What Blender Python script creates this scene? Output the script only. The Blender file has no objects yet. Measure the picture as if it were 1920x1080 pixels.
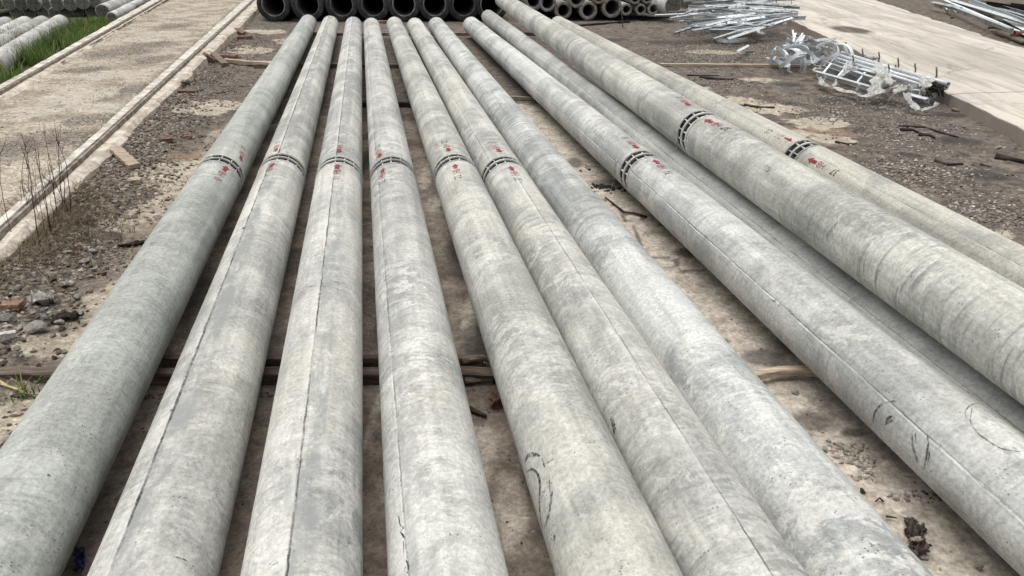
import bpy, bmesh, math, random
import numpy as np
from mathutils import Vector, Matrix

random.seed(7)
RNG = np.random.default_rng(7)
scene = bpy.context.scene
col = scene.collection
R = math.radians
PI = math.pi

# ------------------------------------------------------------------ camera numbers (a survey of the photograph)
CAM_H, CAM_F, CAM_P = 1.6055, 1322.75, R(26.4555)
GZ = -0.06                                     # level of the yard; the poles lie on timbers whose tops are at z = 0


def ray(px, py):
    u, v = px - 960.0, py - 540.0
    c, s = math.cos(CAM_P), math.sin(CAM_P)
    return Vector((u, CAM_F * c - v * s, -CAM_F * s - v * c))


def at(px, py, z=GZ):
    """World point at height z seen at photo pixel (px, py)."""
    d = ray(px, py)
    t = (z - CAM_H) / d.z
    return Vector((d.x * t, d.y * t, z))


def atY(px, py, Y):
    d = ray(px, py)
    t = Y / d.y
    return Vector((d.x * t, Y, CAM_H + d.z * t))


# ------------------------------------------------------------------ helpers
def tag(o, label=None, cat=None, group=None, kind=None):
    if label: o['label'] = label
    if cat: o['category'] = cat
    if group: o['group'] = group
    if kind: o['kind'] = kind
    return o


def empty(name, loc=(0, 0, 0), rz=0.0):
    o = bpy.data.objects.new(name, None)
    col.objects.link(o)
    o.location = loc
    o.rotation_euler = (0, 0, rz)
    o.empty_display_size = 0.1
    return o


def link_mesh(name, me, mat=None, parent=None):
    if mat is not None and not me.materials:
        me.materials.append(mat)
    o = bpy.data.objects.new(name, me)
    col.objects.link(o)
    if parent is not None:
        o.parent = parent
    return o


def smooth(me, on=True):
    me.polygons.foreach_set('use_smooth', [on] * len(me.polygons))


class MB:
    """Collects verts and faces of one mesh."""
    def __init__(s):
        s.v, s.f = [], []

    def add(s, vs, fs):
        n = len(s.v)
        s.v += [tuple(p) for p in vs]
        s.f += [tuple(i + n for i in f) for f in fs]

    def box(s, cx, cy, cz, sx, sy, sz, M=None):
        vs = [Vector((cx + a * sx / 2, cy + b * sy / 2, cz + c * sz / 2)) for a in (-1, 1) for b in (-1, 1) for c in (-1, 1)]
        if M is not None: vs = [M @ p for p in vs]
        s.add(vs, [(0, 1, 3, 2), (4, 6, 7, 5), (0, 4, 5, 1), (2, 3, 7, 6), (0, 2, 6, 4), (1, 5, 7, 3)])

    def sweep(s, pts, prof, closed=True, up=Vector((0, 0, 1)), caps=True, scale=None):
        """Profile (list of (a, b)) swept along pts; a along side vector, b along up-ish."""
        pts = [Vector(p) for p in pts]
        n, m = len(pts), len(prof)
        base = len(s.v)
        for i, p in enumerate(pts):
            t = (pts[min(i + 1, n - 1)] - pts[max(i - 1, 0)])
            if t.length < 1e-9: t = Vector((0, 1, 0))
            t.normalize()
            side = t.cross(up)
            if side.length < 1e-4: side = t.cross(Vector((0, 1, 0)))
            side.normalize()
            w = side.cross(t).normalized()
            k = scale[i] if scale else 1.0
            for (a, b) in prof:
                s.v.append(tuple(p + side * (a * k) + w * (b * k)))
        for i in range(n - 1):
            for j in range(m if closed else m - 1):
                j2 = (j + 1) % m
                s.f.append((base + i * m + j, base + i * m + j2, base + (i + 1) * m + j2, base + (i + 1) * m + j))
        if caps and closed:
            s.f.append(tuple(base + j for j in range(m - 1, -1, -1)))
            s.f.append(tuple(base + (n - 1) * m + j for j in range(m)))

    def tube(s, pts, r, seg=6, taper=None):
        prof = [(r * math.cos(2 * PI * k / seg), r * math.sin(2 * PI * k / seg)) for k in range(seg)]
        s.sweep(pts, prof, scale=taper)

    def mesh(s, name):
        me = bpy.data.meshes.new(name)
        me.from_pydata(s.v, [], s.f)
        me.update()
        return me

    def build(s, name, mat, parent=None, smooth_on=False, bevel=0.0):
        me = s.mesh(name)
        bm = bmesh.new(); bm.from_mesh(me)
        bmesh.ops.recalc_face_normals(bm, faces=bm.faces)
        if bevel > 0:
            ed = [e for e in bm.edges if len(e.link_faces) == 2 and e.calc_face_angle(0) > 0.6]
            bmesh.ops.bevel(bm, geom=ed, offset=bevel, segments=1, affect='EDGES', profile=0.5)
        bm.to_mesh(me); bm.free()
        if smooth_on: smooth(me)
        return link_mesh(name, me, mat, parent)


def hash2(ix, iy, seed):
    h = (ix.astype(np.int64) * 374761393 + iy.astype(np.int64) * 668265263 + seed * 974634777) & 0xFFFFFFFF
    h = ((h ^ (h >> 13)) * 1274126177) & 0xFFFFFFFF
    h = (h ^ (h >> 16)) & 0xFFFFFF
    return h / float(0xFFFFFF)


def vnoise(x, y, seed=0, octaves=4, rough=0.55):
    x = np.asarray(x, float); y = np.asarray(y, float)
    tot = np.zeros(np.broadcast(x, y).shape); amp = 1.0; nrm = 0.0
    for o in range(octaves):
        xi, yi = np.floor(x), np.floor(y)
        fx, fy = x - xi, y - yi
        fx = fx * fx * (3 - 2 * fx); fy = fy * fy * (3 - 2 * fy)
        a = hash2(xi, yi, seed + o); b = hash2(xi + 1, yi, seed + o)
        c = hash2(xi, yi + 1, seed + o); d = hash2(xi + 1, yi + 1, seed + o)
        tot = tot + amp * ((a * (1 - fx) + b * fx) * (1 - fy) + (c * (1 - fx) + d * fx) * fy)
        nrm += amp; amp *= rough; x = x * 2.03 + 17.1; y = y * 2.03 + 5.3
    return tot / nrm


def sstep(a, b, x):
    t = np.clip((x - a) / (b - a), 0, 1)
    return t * t * (3 - 2 * t)


# ------------------------------------------------------------------ material helpers
class NT:
    def __init__(s, name, rough=0.85):
        s.m = bpy.data.materials.new(name)
        s.m.use_nodes = True
        s.t = s.m.node_tree
        s.b = s.t.nodes['Principled BSDF']
        s.b.inputs['Roughness'].default_value = rough
        s.b.inputs['Specular IOR Level'].default_value = 0.3

    def n(s, typ, **kw):
        nd = s.t.nodes.new(typ)
        for k, v in kw.items():
            if hasattr(nd, k): setattr(nd, k, v)
            else: s.set(nd.inputs[k], v)
        return nd

    def set(s, inp, v):
        if isinstance(v, bpy.types.NodeSocket): s.t.links.new(v, inp)
        elif isinstance(v, (tuple, list)) and len(v) == 3 and inp.type == 'RGBA': inp.default_value = (*v, 1)
        else: inp.default_value = v

    def noise(s, vec, scale, detail=5, rough=0.55, dist=0.0, w=None):
        nd = s.t.nodes.new('ShaderNodeTexNoise')
        nd.noise_dimensions = '4D' if w is not None else '3D'
        s.set(nd.inputs['Vector'], vec)
        nd.inputs['Scale'].default_value = scale
        nd.inputs['Detail'].default_value = detail
        nd.inputs['Roughness'].default_value = rough
        nd.inputs['Distortion'].default_value = dist
        if w is not None: nd.inputs['W'].default_value = w
        return nd.outputs['Fac']

    def vor(s, vec, scale, feature='F1', out='Distance', rand=1.0):
        nd = s.t.nodes.new('ShaderNodeTexVoronoi')
        nd.feature = feature
        s.set(nd.inputs['Vector'], vec)
        nd.inputs['Scale'].default_value = scale
        nd.inputs['Randomness'].default_value = rand
        return nd.outputs[out]

    def math(s, op, a, b=0.0, c=None):
        nd = s.t.nodes.new('ShaderNodeMath'); nd.operation = op
        s.set(nd.inputs[0], a); s.set(nd.inputs[1], b)
        if c is not None: s.set(nd.inputs[2], c)
        return nd.outputs[0]

    def ramp(s, fac, lo, hi, a=0.0, b=1.0):
        nd = s.t.nodes.new('ShaderNodeMapRange')
        nd.interpolation_type = 'SMOOTHSTEP'
        s.set(nd.inputs['Value'], fac)
        nd.inputs['From Min'].default_value = lo; nd.inputs['From Max'].default_value = hi
        nd.inputs['To Min'].default_value = a; nd.inputs['To Max'].default_value = b
        return nd.outputs['Result']

    def mix(s, fac, a, b, mode='MIX'):
        nd = s.t.nodes.new('ShaderNodeMix'); nd.data_type = 'RGBA'; nd.blend_type = mode
        s.set(nd.inputs['Factor'], fac); s.set(nd.inputs['A'], a) if False else None
        s.set(nd.inputs[6], a); s.set(nd.inputs[7], b)
        return nd.outputs[2]

    def mul(s, c, f):                      # colour times a scalar socket
        nd = s.t.nodes.new('ShaderNodeVectorMath'); nd.operation = 'SCALE'
        s.set(nd.inputs[0], c); s.set(nd.inputs['Scale'], f)
        return nd.outputs[0]

    def mapping(s, vec, scale=(1, 1, 1), loc=(0, 0, 0), rot=(0, 0, 0)):
        nd = s.t.nodes.new('ShaderNodeMapping')
        s.set(nd.inputs['Vector'], vec)
        nd.inputs['Scale'].default_value = scale
        nd.inputs['Location'].default_value = loc
        nd.inputs['Rotation'].default_value = rot
        return nd.outputs[0]

    def obj(s): return s.n('ShaderNodeTexCoord').outputs['Object']
    def uv(s): return s.n('ShaderNodeTexCoord').outputs['UV']
    def pos(s): return s.n('ShaderNodeNewGeometry').outputs['Position']
    def rnd(s): return s.n('ShaderNodeObjectInfo').outputs['Random']
    def attr(s, name): return s.n('ShaderNodeAttribute', attribute_name=name).outputs['Fac']

    def bump(s, h, strength=0.3, dist=0.01):
        nd = s.t.nodes.new('ShaderNodeBump')
        s.set(nd.inputs['Height'], h)
        nd.inputs['Strength'].default_value = strength
        nd.inputs['Distance'].default_value = dist
        s.t.links.new(nd.outputs[0], s.b.inputs['Normal'])

    def col(s, c): s.set(s.b.inputs['Base Color'], c); return s


def concrete_mat(name, seed, light=(0.55, 0.55, 0.53), mid=(0.33, 0.34, 0.335), white=0.5, warm=0.3, streak=0.5, seam=1.0, band=0.5, cover=0.5):
    k = NT(name, 0.9)
    uv = k.uv()
    sep = k.n('ShaderNodeSeparateXYZ', Vector=uv)
    u, v = sep.outputs[0], sep.outputs[1]
    base = k.noise(uv, 2.2, 9, 0.6, 0.9, w=seed)
    big = k.noise(k.mapping(uv, (1, .5, 1)), 1.1, 3, 0.5, 0.4, w=seed + 3.3)
    f = k.math('ADD', k.math('MULTIPLY', base, 0.6), k.math('MULTIPLY', big, 0.4))
    f = k.ramp(f, 0.43 - (cover - .5) * .2, 0.57 - (cover - .5) * .2)
    mid, light = [tuple(x * g * (.86 if q else .93) for x, g in zip(((m_ * .84 + l_ * .16) for m_, l_ in zip(mid, light)) if q else light, (.995, 1.0, .968))) for q in (1, 0)]
    c = k.mix(f, mid, light)
    lw = k.noise(k.mapping(uv, (16, .7, 1)), 1.0, 6, 0.65, 0.5, w=seed + 41.0)
    c = k.mul(c, k.ramp(lw, .38, .62, .84, 1.10))
    # chalky daubs and a few splashes of mud
    dv = k.noise(k.mapping(uv, (9, 14, 1), rot=(0, 0, R(50))), 1.0, 8, .78, 1.6, w=seed + 71.0)
    dm = k.ramp(k.noise(uv, 1.05, 3, .5, .3, w=seed + 72.0), .50, .60)
    c = k.mix(k.math('MULTIPLY', k.math('MULTIPLY', k.ramp(dv, .54, .57), dm), .55 * white + .1), c, (.66, .66, .635))
    # warm patches
    wn = k.ramp(k.noise(uv, 1.7, 4, 0.5, 0.5, w=seed + 7.7), 0.5, 0.68, 0.0, warm)
    c = k.mix(wn, c, k.mix(0.5, (light[0] * .98, light[1] * .93, light[2] * .80), c))
    # hoop streaks: brush lines that run round the pole, slightly skewed
    st = k.noise(k.mapping(uv, (3.0, 26.0, 1), rot=(0, 0, R(9))), 1.0, 4, 0.6, 0.8, w=seed + 1.1)
    stm = k.ramp(k.noise(uv, 1.3, 3, 0.5, 0, w=seed + 5.0), 0.42, 0.62)
    sfac = k.math('MULTIPLY', k.ramp(st, 0.50, 0.62), k.math('MULTIPLY', stm, streak * 0.95))
    c = k.mix(sfac, c, (mid[0] * .72, mid[1] * .74, mid[2] * .74))
    # white lime bloom, brushy
    wh = k.noise(k.mapping(uv, (6.0, 9.0, 1), rot=(0, 0, R(-25))), 1.0, 9, 0.72, 1.2, w=seed + 9.0)
    whm = k.ramp(k.noise(uv, 1.9, 3, 0.5, 0.3, w=seed + 12.0), 0.40, 0.62)
    wfac = k.math('MULTIPLY', k.ramp(wh, 0.505, 0.54), k.math('MULTIPLY', whm, white))
    c = k.mix(k.math('MULTIPLY', wfac, .85), c, (0.62, 0.62, 0.585))
    # fine mottling and pits
    fine = k.noise(uv, 62, 4, 0.8, w=seed + 2.0)
    c = k.mul(c, k.ramp(fine, 0.32, 0.68, 0.76, 1.19))
    mott = k.noise(k.mapping(uv, (.8, 1.3, 1)), 9, 8, 0.75, 0.9, w=seed + 4.0)
    c = k.mul(c, k.ramp(mott, 0.36, 0.64, 0.92, 1.06))
    stro = k.noise(k.mapping(uv, (7.0, 70.0, 1), rot=(0, 0, R(14))), 1.0, 3, 0.6, 0.6, w=seed + 31.0)
    strm = k.ramp(k.noise(uv, 3.1, 4, 0.6, 0.5, w=seed + 33.0), 0.48, 0.62, 0, streak)
    c = k.mix(k.math('MULTIPLY', k.ramp(stro, .56, .66), strm), c, k.mul(c, 1.28))
    c = k.mix(k.math('MULTIPLY', k.ramp(stro, .44, .34), strm), c, k.mul(c, 0.74))
    splot = k.noise(uv, 5.0, 9, 0.8, 0.2, w=seed + 37.0)
    c = k.mix(k.ramp(splot, .60, .65, 0, .5), c, (mid[0] * .62, mid[1] * .63, mid[2] * .63))
    pit = k.vor(uv, 85.0)
    pitm = k.ramp(k.noise(uv, 15, 4, 0.6, w=seed + 8.0), 0.53, 0.62)
    pf = k.math('MULTIPLY', k.ramp(pit, 0.16, 0.30, 1.0, 0.0), pitm)
    c = k.mix(k.math('MULTIPLY', pf, 0.75), c, (0.10, 0.10, 0.10))
    ru = k.math('MULTIPLY', k.ramp(k.noise(k.mapping(uv, (5, 2.2, 1)), 1.0, 7, .75, .8, w=seed + 51.0), .62, .72), k.ramp(k.noise(uv, .8, 2, .5, w=seed + 52.0), .5, .62))
    c = k.mix(k.math('MULTIPLY', ru, .4), c, (0.24, 0.19, 0.14))
    # long scratches
    scr = k.noise(k.mapping(uv, (5.0, 60.0, 1), rot=(0, 0, R(38))), 1.0, 2, 0.5, 0.2, w=seed + 21.0)
    c = k.mix(k.ramp(scr, 0.70, 0.76, 0.0, 0.35), c, (0.16, 0.16, 0.16))
    if seam > 0:
        wob = k.math('MULTIPLY', k.math('SUBTRACT', k.noise(k.mapping(uv, (0, 9, 0)), 1.0, 8, 0.78, w=seed), 0.5), 0.020)
        uu = k.math('ADD', u, wob)
        # grey band of laitance on one side, white lip on the other
        bn = k.noise(k.mapping(uv, (14, 5, 1)), 1.0, 6, 0.7, 0.6, w=seed + 6.0)
        wid = k.math('ADD', 0.02, k.math('MULTIPLY', k.noise(k.mapping(uv, (0, 1.4, 0)), 1.0, 4, 0.6, w=seed + 15), 0.13))
        inb = k.math('MULTIPLY', k.ramp(uu, 0.0, 0.006), k.math('SUBTRACT', 1.0, k.ramp(k.math('DIVIDE', uu, wid), 0.6, 1.0)))
        bf = k.math('MULTIPLY', k.math('MULTIPLY', inb, k.ramp(bn, 0.40, 0.58)), band)
        c = k.mix(bf, c, (mid[0] * .78, mid[1] * .80, mid[2] * .82))
        lip = k.math('MULTIPLY', k.ramp(uu, -0.035, -0.004), k.math('SUBTRACT', 1.0, k.ramp(uu, -0.002, 0.003)))
        lf = k.math('MULTIPLY', k.math('MULTIPLY', lip, k.ramp(k.noise(k.mapping(uv, (20, 4, 1)), 1, 6, .7, w=seed + 17), .38, .6)), 0.45 * min(1, seam))
        c = k.mix(lf, c, (0.72, 0.72, 0.70))
        ln = k.ramp(k.math('ABSOLUTE', uu), 0.0012, 0.0040, 1.0, 0.0)
        brk = k.ramp(k.noise(k.mapping(uv, (0, 2.2, 0)), 1.0, 9, 0.8, w=seed + 18.0), 0.42, 0.58, 0.25, 1.0)
        c = k.mix(k.math('MULTIPLY', k.math('MULTIPLY', ln, brk), min(1.0, seam)), c, (0.045, 0.045, 0.045))
        chip = k.math('MULTIPLY', k.ramp(k.noise(k.mapping(uv, (45, 22, 1)), 1.0, 5, .7, .5, w=seed + 61.0), .56, .62), k.ramp(k.math('ABSOLUTE', k.math('ADD', uu, .002)), .004, .016, 1.0, 0.0))
        chip = k.math('MULTIPLY', chip, k.ramp(k.noise(k.mapping(uv, (0, 1.3, 0)), 1.0, 4, .6, w=seed + 62.0), .45, .6))
        c = k.mix(k.math('MULTIPLY', chip, min(1.0, seam)), c, (0.07, 0.07, 0.068))
    k.col(c)
    h = k.math('ADD', k.math('MULTIPLY', fine, 0.35), k.math('ADD', k.math('MULTIPLY', mott, 0.7), k.math('MULTIPLY', pf, -0.5)))
    k.bump(h, 0.28, 0.006)
    return k.m


def simple_mat(name, c1, c2, scale=8, rough=0.85, metal=0.0, bump=0.2, bdist=0.004, stretch=(1, 1, 1), tone=0.25, spec=0.3, detail=6):
    k = NT(name, rough)
    co = k.mapping(k.obj(), stretch)
    f = k.ramp(k.noise(co, scale, detail, 0.65, 0.4), 0.35, 0.65)
    c = k.mix(f, c1, c2)
    c = k.mul(c, k.math('ADD', 1.0 - tone, k.math('MULTIPLY', k.rnd(), 2 * tone)))
    c = k.mul(c, k.ramp(k.noise(co, scale * 6, 3, 0.6), 0.3, 0.7, 0.82, 1.15))
    k.col(c)
    k.b.inputs['Metallic'].default_value = metal
    k.b.inputs['Specular IOR Level'].default_value = spec
    if bump: k.bump(k.noise(co, scale * 4, 4, 0.6), bump, bdist)
    return k.m


def attr_mat(name, dark, light, rough=0.9, attr='tone', extra=None, scale=60):
    k = NT(name, rough)
    a = k.attr(attr)
    c = k.mix(a, dark, light)
    if extra: c = k.mix(k.ramp(k.attr('hue'), 0.93, 0.96), c, extra)
    c = k.mul(c, k.ramp(k.noise(k.pos(), scale, 3, 0.6), 0.3, 0.7, 0.78, 1.2))
    k.col(c)
    return k.m


def worn_paint(name, colr, lo=0.40, hi=0.56, scale=70, amount=0.9):
    k = NT(name, 0.8)
    k.col(colr)
    f = k.ramp(k.noise(k.pos(), scale, 4, 0.7), lo, hi, 0.12, amount)
    k.set(k.b.inputs['Alpha'], f)
    return k.m


M = {}
M['galv'] = simple_mat('galvanised steel', (0.60, 0.64, 0.67), (0.80, 0.84, 0.86), 9, 0.45, 0.12, 0.1, 0.002, tone=0.22, spec=0.5)
M['galv_dull'] = simple_mat('dull zinc', (0.26, 0.285, 0.30), (0.48, 0.51, 0.52), 7, 0.6, 0.25, 0.15, 0.002, tone=0.2)
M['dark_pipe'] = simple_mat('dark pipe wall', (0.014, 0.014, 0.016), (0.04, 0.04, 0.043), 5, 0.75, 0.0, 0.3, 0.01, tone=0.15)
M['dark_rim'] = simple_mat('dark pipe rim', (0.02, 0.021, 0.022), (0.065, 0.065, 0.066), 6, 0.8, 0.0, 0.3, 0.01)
M['bore'] = simple_mat('pipe bore', (0.13, 0.128, 0.125), (0.27, 0.265, 0.26), 6, 0.9, 0, 0.3, 0.01)
M['grey_pipe'] = simple_mat('weathered concrete pipe', (0.12, 0.115, 0.105), (0.33, 0.32, 0.29), 5, 0.9, 0, 0.4, 0.01)
M['brown_pipe'] = simple_mat('rust stained pipe', (0.14, 0.08, 0.05), (0.30, 0.20, 0.13), 5, 0.9, 0, 0.4, 0.01)
M['mould_end'] = simple_mat('mouldy concrete end', (0.085, 0.085, 0.078), (0.20, 0.198, 0.18), 9, 0.95, 0, 0.4, 0.01)
M['old_pole'] = simple_mat('old pole concrete', (0.30, 0.30, 0.29), (0.55, 0.55, 0.53), 4, 0.9, 0, 0.3, 0.006)
M['sleeve'] = simple_mat('joint recess', (0.03, 0.03, 0.03), (0.17, 0.168, 0.16), 30, 0.8, 0.2, 0.4, 0.004)
M['flange'] = simple_mat('cement splashed flange', (0.42, 0.42, 0.40), (0.66, 0.66, 0.64), 25, 0.75, 0.1, 0.3, 0.003)
M['beam'] = simple_mat('old beam concrete', (0.37, 0.34, 0.29), (0.68, 0.65, 0.585), 7, 0.92, 0, 0.5, 0.015, tone=0)
M['ledge'] = simple_mat('stained ledge concrete', (0.36, 0.31, 0.255), (0.64, 0.585, 0.51), 6, 0.92, 0, 0.5, 0.015, tone=0)
M['rail'] = simple_mat('rusty rail', (0.15, 0.115, 0.085), (0.36, 0.33, 0.29), 12, 0.6, 0.4, 0.3, 0.004, tone=0)
M['wood'] = simple_mat('weathered timber', (0.075, 0.058, 0.045), (0.24, 0.20, 0.155), 5, 0.9, 0, 0.5, 0.006, stretch=(1, 14, 14))
M['pale_wood'] = simple_mat('pale timber', (0.30, 0.24, 0.18), (0.52, 0.44, 0.34), 5, 0.9, 0, 0.5, 0.006, stretch=(1, 14, 14))
M['dark_wood'] = simple_mat('wet dark wood', (0.022, 0.016, 0.014), (0.06, 0.045, 0.038), 8, 0.8, 0, 0.5, 0.006)
M['brick'] = simple_mat('broken brick', (0.155, 0.095, 0.07), (0.28, 0.18, 0.135), 14, 0.92, 0, 0.5, 0.006)
M['dark_brick'] = simple_mat('dirty brick', (0.07, 0.045, 0.035), (0.17, 0.095, 0.065), 14, 0.92, 0, 0.5, 0.006)
M['rock'] = simple_mat('rubble stone', (0.19, 0.18, 0.165), (0.42, 0.40, 0.37), 9, 0.92, 0, 0.6, 0.01, tone=0.18)
M['stalk'] = simple_mat('dry brown stalk', (0.045, 0.026, 0.022), (0.11, 0.07, 0.055), 20, 0.9, 0, 0)
M['straw'] = simple_mat('straw', (0.30, 0.25, 0.12), (0.46, 0.40, 0.24), 20, 0.9, 0, 0)
M['leather'] = simple_mat('cracked brown leather', (0.03, 0.024, 0.02), (0.11, 0.085, 0.065), 16, 0.6, 0, 0.7, 0.008)
M['leather_pale'] = simple_mat('pale dusty leather', (0.24, 0.20, 0.16), (0.42, 0.36, 0.30), 16, 0.8, 0, 0.7, 0.006)
M['blue'] = simple_mat('blue plastic', (0.008, 0.016, 0.06), (0.025, 0.045, 0.15), 12, 0.4, 0, 0.2)
M['red_rust'] = simple_mat('red brick paint', (0.12, 0.05, 0.04), (0.22, 0.09, 0.07), 12, 0.9, 0, 0.2)
M['red_paint'] = worn_paint('worn red paint', (0.25, 0.022, 0.035), 0.33, 0.55, 110, 0.92)
M['black_paint'] = worn_paint('worn black paint', (0.035, 0.033, 0.035), 0.34, 0.52, 90, 0.9)
M['scuff'] = worn_paint('black rubber scuff', (0.03, 0.03, 0.032), 0.36, 0.64, 75, 0.85)
M['wire'] = simple_mat('pale tie wire', (0.45, 0.44, 0.42), (0.66, 0.65, 0.62), 20, 0.6, 0.1, 0)


def film_mat():
    k = NT('crumpled plastic film', 0.35)
    k.col((0.74, 0.75, 0.73))
    k.set(k.b.inputs['Alpha'], k.ramp(k.noise(k.obj(), 14, 5, 0.65), 0.35, 0.65, 0.40, 0.9))
    k.bump(k.noise(k.mapping(k.obj(), (1, 1, 1)), 38, 5, 0.7, 1.5), 0.9, 0.02)
    return k.m
M['film'] = film_mat()

# ------------------------------------------------------------------ the setting's lines (world, from surveyed pixels)
def line_xy(p, q):
    """x = a + b*y through two world points."""
    b = (q.x - p.x) / (q.y - p.y)
    return (p.x - b * p.y, b)

TOPZ, LEDZ = 0.12, 0.088
R1_left = line_xy(at(85, 329, TOPZ), at(457, 0, TOPZ))
R1_rail = line_xy(at(54, 386, TOPZ), at(475, 0, TOPZ))
R1_right = line_xy(at(124, 355, LEDZ), at(480, 17, LEDZ))
R2_left = line_xy(at(50, 130, TOPZ), at(283, 0, TOPZ))
R2_rail = line_xy(at(0, 172, TOPZ), at(302, 0, TOPZ))
R2_right = line_xy(at(0, 190, LEDZ), at(198, 67, LEDZ))
RD_near = line_xy(at(1562, 73, .07), at(1900, 231, .07))
RD_far = line_xy(at(1642, 0, .07), at(1856, 69, .07))
lx = lambda L, y: L[0] + L[1] * y

# ------------------------------------------------------------------ ground
def blob(px, py, rx, ry):
    c = at(px, py)
    a = at(px + rx, py); d = at(px, py - ry); e = at(px, py + ry)
    return (c.x, (d.y + e.y) / 2, abs(a.x - c.x), abs(d.y - e.y) / 2)

SAND = [blob(*b) for b in [(470, 95, 45, 9), (500, 118, 40, 5), (440, 62, 30, 5), (400, 205, 55, 14), (330, 330, 70, 30), (300, 390, 40, 30), (240, 425, 40, 20), (215, 560, 55, 45),
                           (95, 655, 75, 30), (20, 790, 60, 50), (150, 690, 40, 20), (500, 60, 40, 5), (370, 215, 50, 12), (545, 75, 30, 8),
                           (1450, 203, 70, 12), (1535, 232, 60, 14), (1390, 190, 40, 8), (1560, 262, 50, 10), (1700, 385, 60, 12), (1745, 400, 50, 10), (1660, 350, 30, 8),
                           (1500, 250, 30, 8), (1850, 440, 50, 12), (1300, 165, 40, 5), (1330, 98, 60, 4), (1420, 150, 40, 5), (1380, 265, 40, 10)]]
RED = [blob(*b) for b in [(1555, 250, 55, 18), (1470, 245, 40, 10), (380, 95, 40, 10), (310, 262, 40, 12), (340, 300, 50, 10)]]
GRAV = [blob(*b) for b in [(1320, 110, 90, 20), (1400, 85, 60, 10), (1340, 155, 70, 14), (1600, 215, 100, 26), (1690, 250, 90, 26), (1760, 330, 90, 30), (1700, 320, 70, 22), (1860, 400, 90, 40),
                           (1640, 190, 60, 14), (1560, 320, 50, 14), (1800, 440, 60, 14), (250, 300, 45, 60), (180, 350, 70, 70), (300, 220, 50, 40), (350, 170, 40, 30), (100, 520, 130, 60), (200, 480, 70, 35),
                           (60, 600, 90, 60), (20, 650, 60, 40), (400, 110, 30, 30)]]
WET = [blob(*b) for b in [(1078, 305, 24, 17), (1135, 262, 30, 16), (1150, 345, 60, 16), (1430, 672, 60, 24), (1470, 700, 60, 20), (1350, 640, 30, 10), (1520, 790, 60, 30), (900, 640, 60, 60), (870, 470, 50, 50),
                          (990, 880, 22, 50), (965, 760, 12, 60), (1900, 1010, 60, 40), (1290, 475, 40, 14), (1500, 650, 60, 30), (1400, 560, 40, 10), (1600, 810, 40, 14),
                          (1440, 255, 40, 5), (1480, 196, 26, 5), (560, 660, 25, 90), (690, 300, 20, 60), (360, 560, 60, 60), (1250, 420, 30, 12)]]  # damp stains, plus dark blobs that paint shade in the pole gaps
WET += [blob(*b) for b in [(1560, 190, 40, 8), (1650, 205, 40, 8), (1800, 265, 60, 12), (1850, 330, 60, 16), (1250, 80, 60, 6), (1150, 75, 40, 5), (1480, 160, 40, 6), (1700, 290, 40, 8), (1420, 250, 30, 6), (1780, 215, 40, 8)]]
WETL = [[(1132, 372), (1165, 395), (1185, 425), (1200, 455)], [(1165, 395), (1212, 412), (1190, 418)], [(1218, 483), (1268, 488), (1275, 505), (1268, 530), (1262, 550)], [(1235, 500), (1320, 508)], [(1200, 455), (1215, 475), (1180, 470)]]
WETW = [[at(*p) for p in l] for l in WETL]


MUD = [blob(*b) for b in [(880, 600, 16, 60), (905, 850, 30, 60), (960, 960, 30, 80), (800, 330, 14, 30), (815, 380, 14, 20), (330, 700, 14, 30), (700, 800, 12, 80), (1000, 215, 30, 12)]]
PALE = [blob(*b) for b in [(195, 160, 55, 12), (140, 205, 70, 22), (90, 235, 50, 16), (310, 78, 45, 7), (270, 90, 40, 6), (190, 225, 50, 14), (20, 185, 40, 6), (60, 160, 30, 8), (110, 125, 30, 8), (330, 40, 30, 4)]]
TGREY = [blob(*b) for b in [(225, 115, 60, 12), (285, 100, 50, 8), (165, 150, 40, 8), (290, 130, 30, 10), (230, 195, 30, 20), (170, 250, 40, 14), (120, 290, 60, 20), (60, 300, 70, 30), (330, 62, 30, 6)]]


def blobs(L, X, Y, soft=1.0):
    m = np.zeros_like(X)
    for (cx, cy, rx, ry) in L:
        d = ((X - cx) / rx) ** 2 + ((Y - cy) / ry) ** 2
        m = np.maximum(m, np.exp(-d * 0.9 * soft))
    return m


def seg_dist(X, Y, p, q):
    dx, dy = q.x - p.x, q.y - p.y
    t = np.clip(((X - p.x) * dx + (Y - p.y) * dy) / (dx * dx + dy * dy + 1e-9), 0, 1)
    return np.hypot(X - p.x - t * dx, Y - p.y - t * dy)


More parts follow.
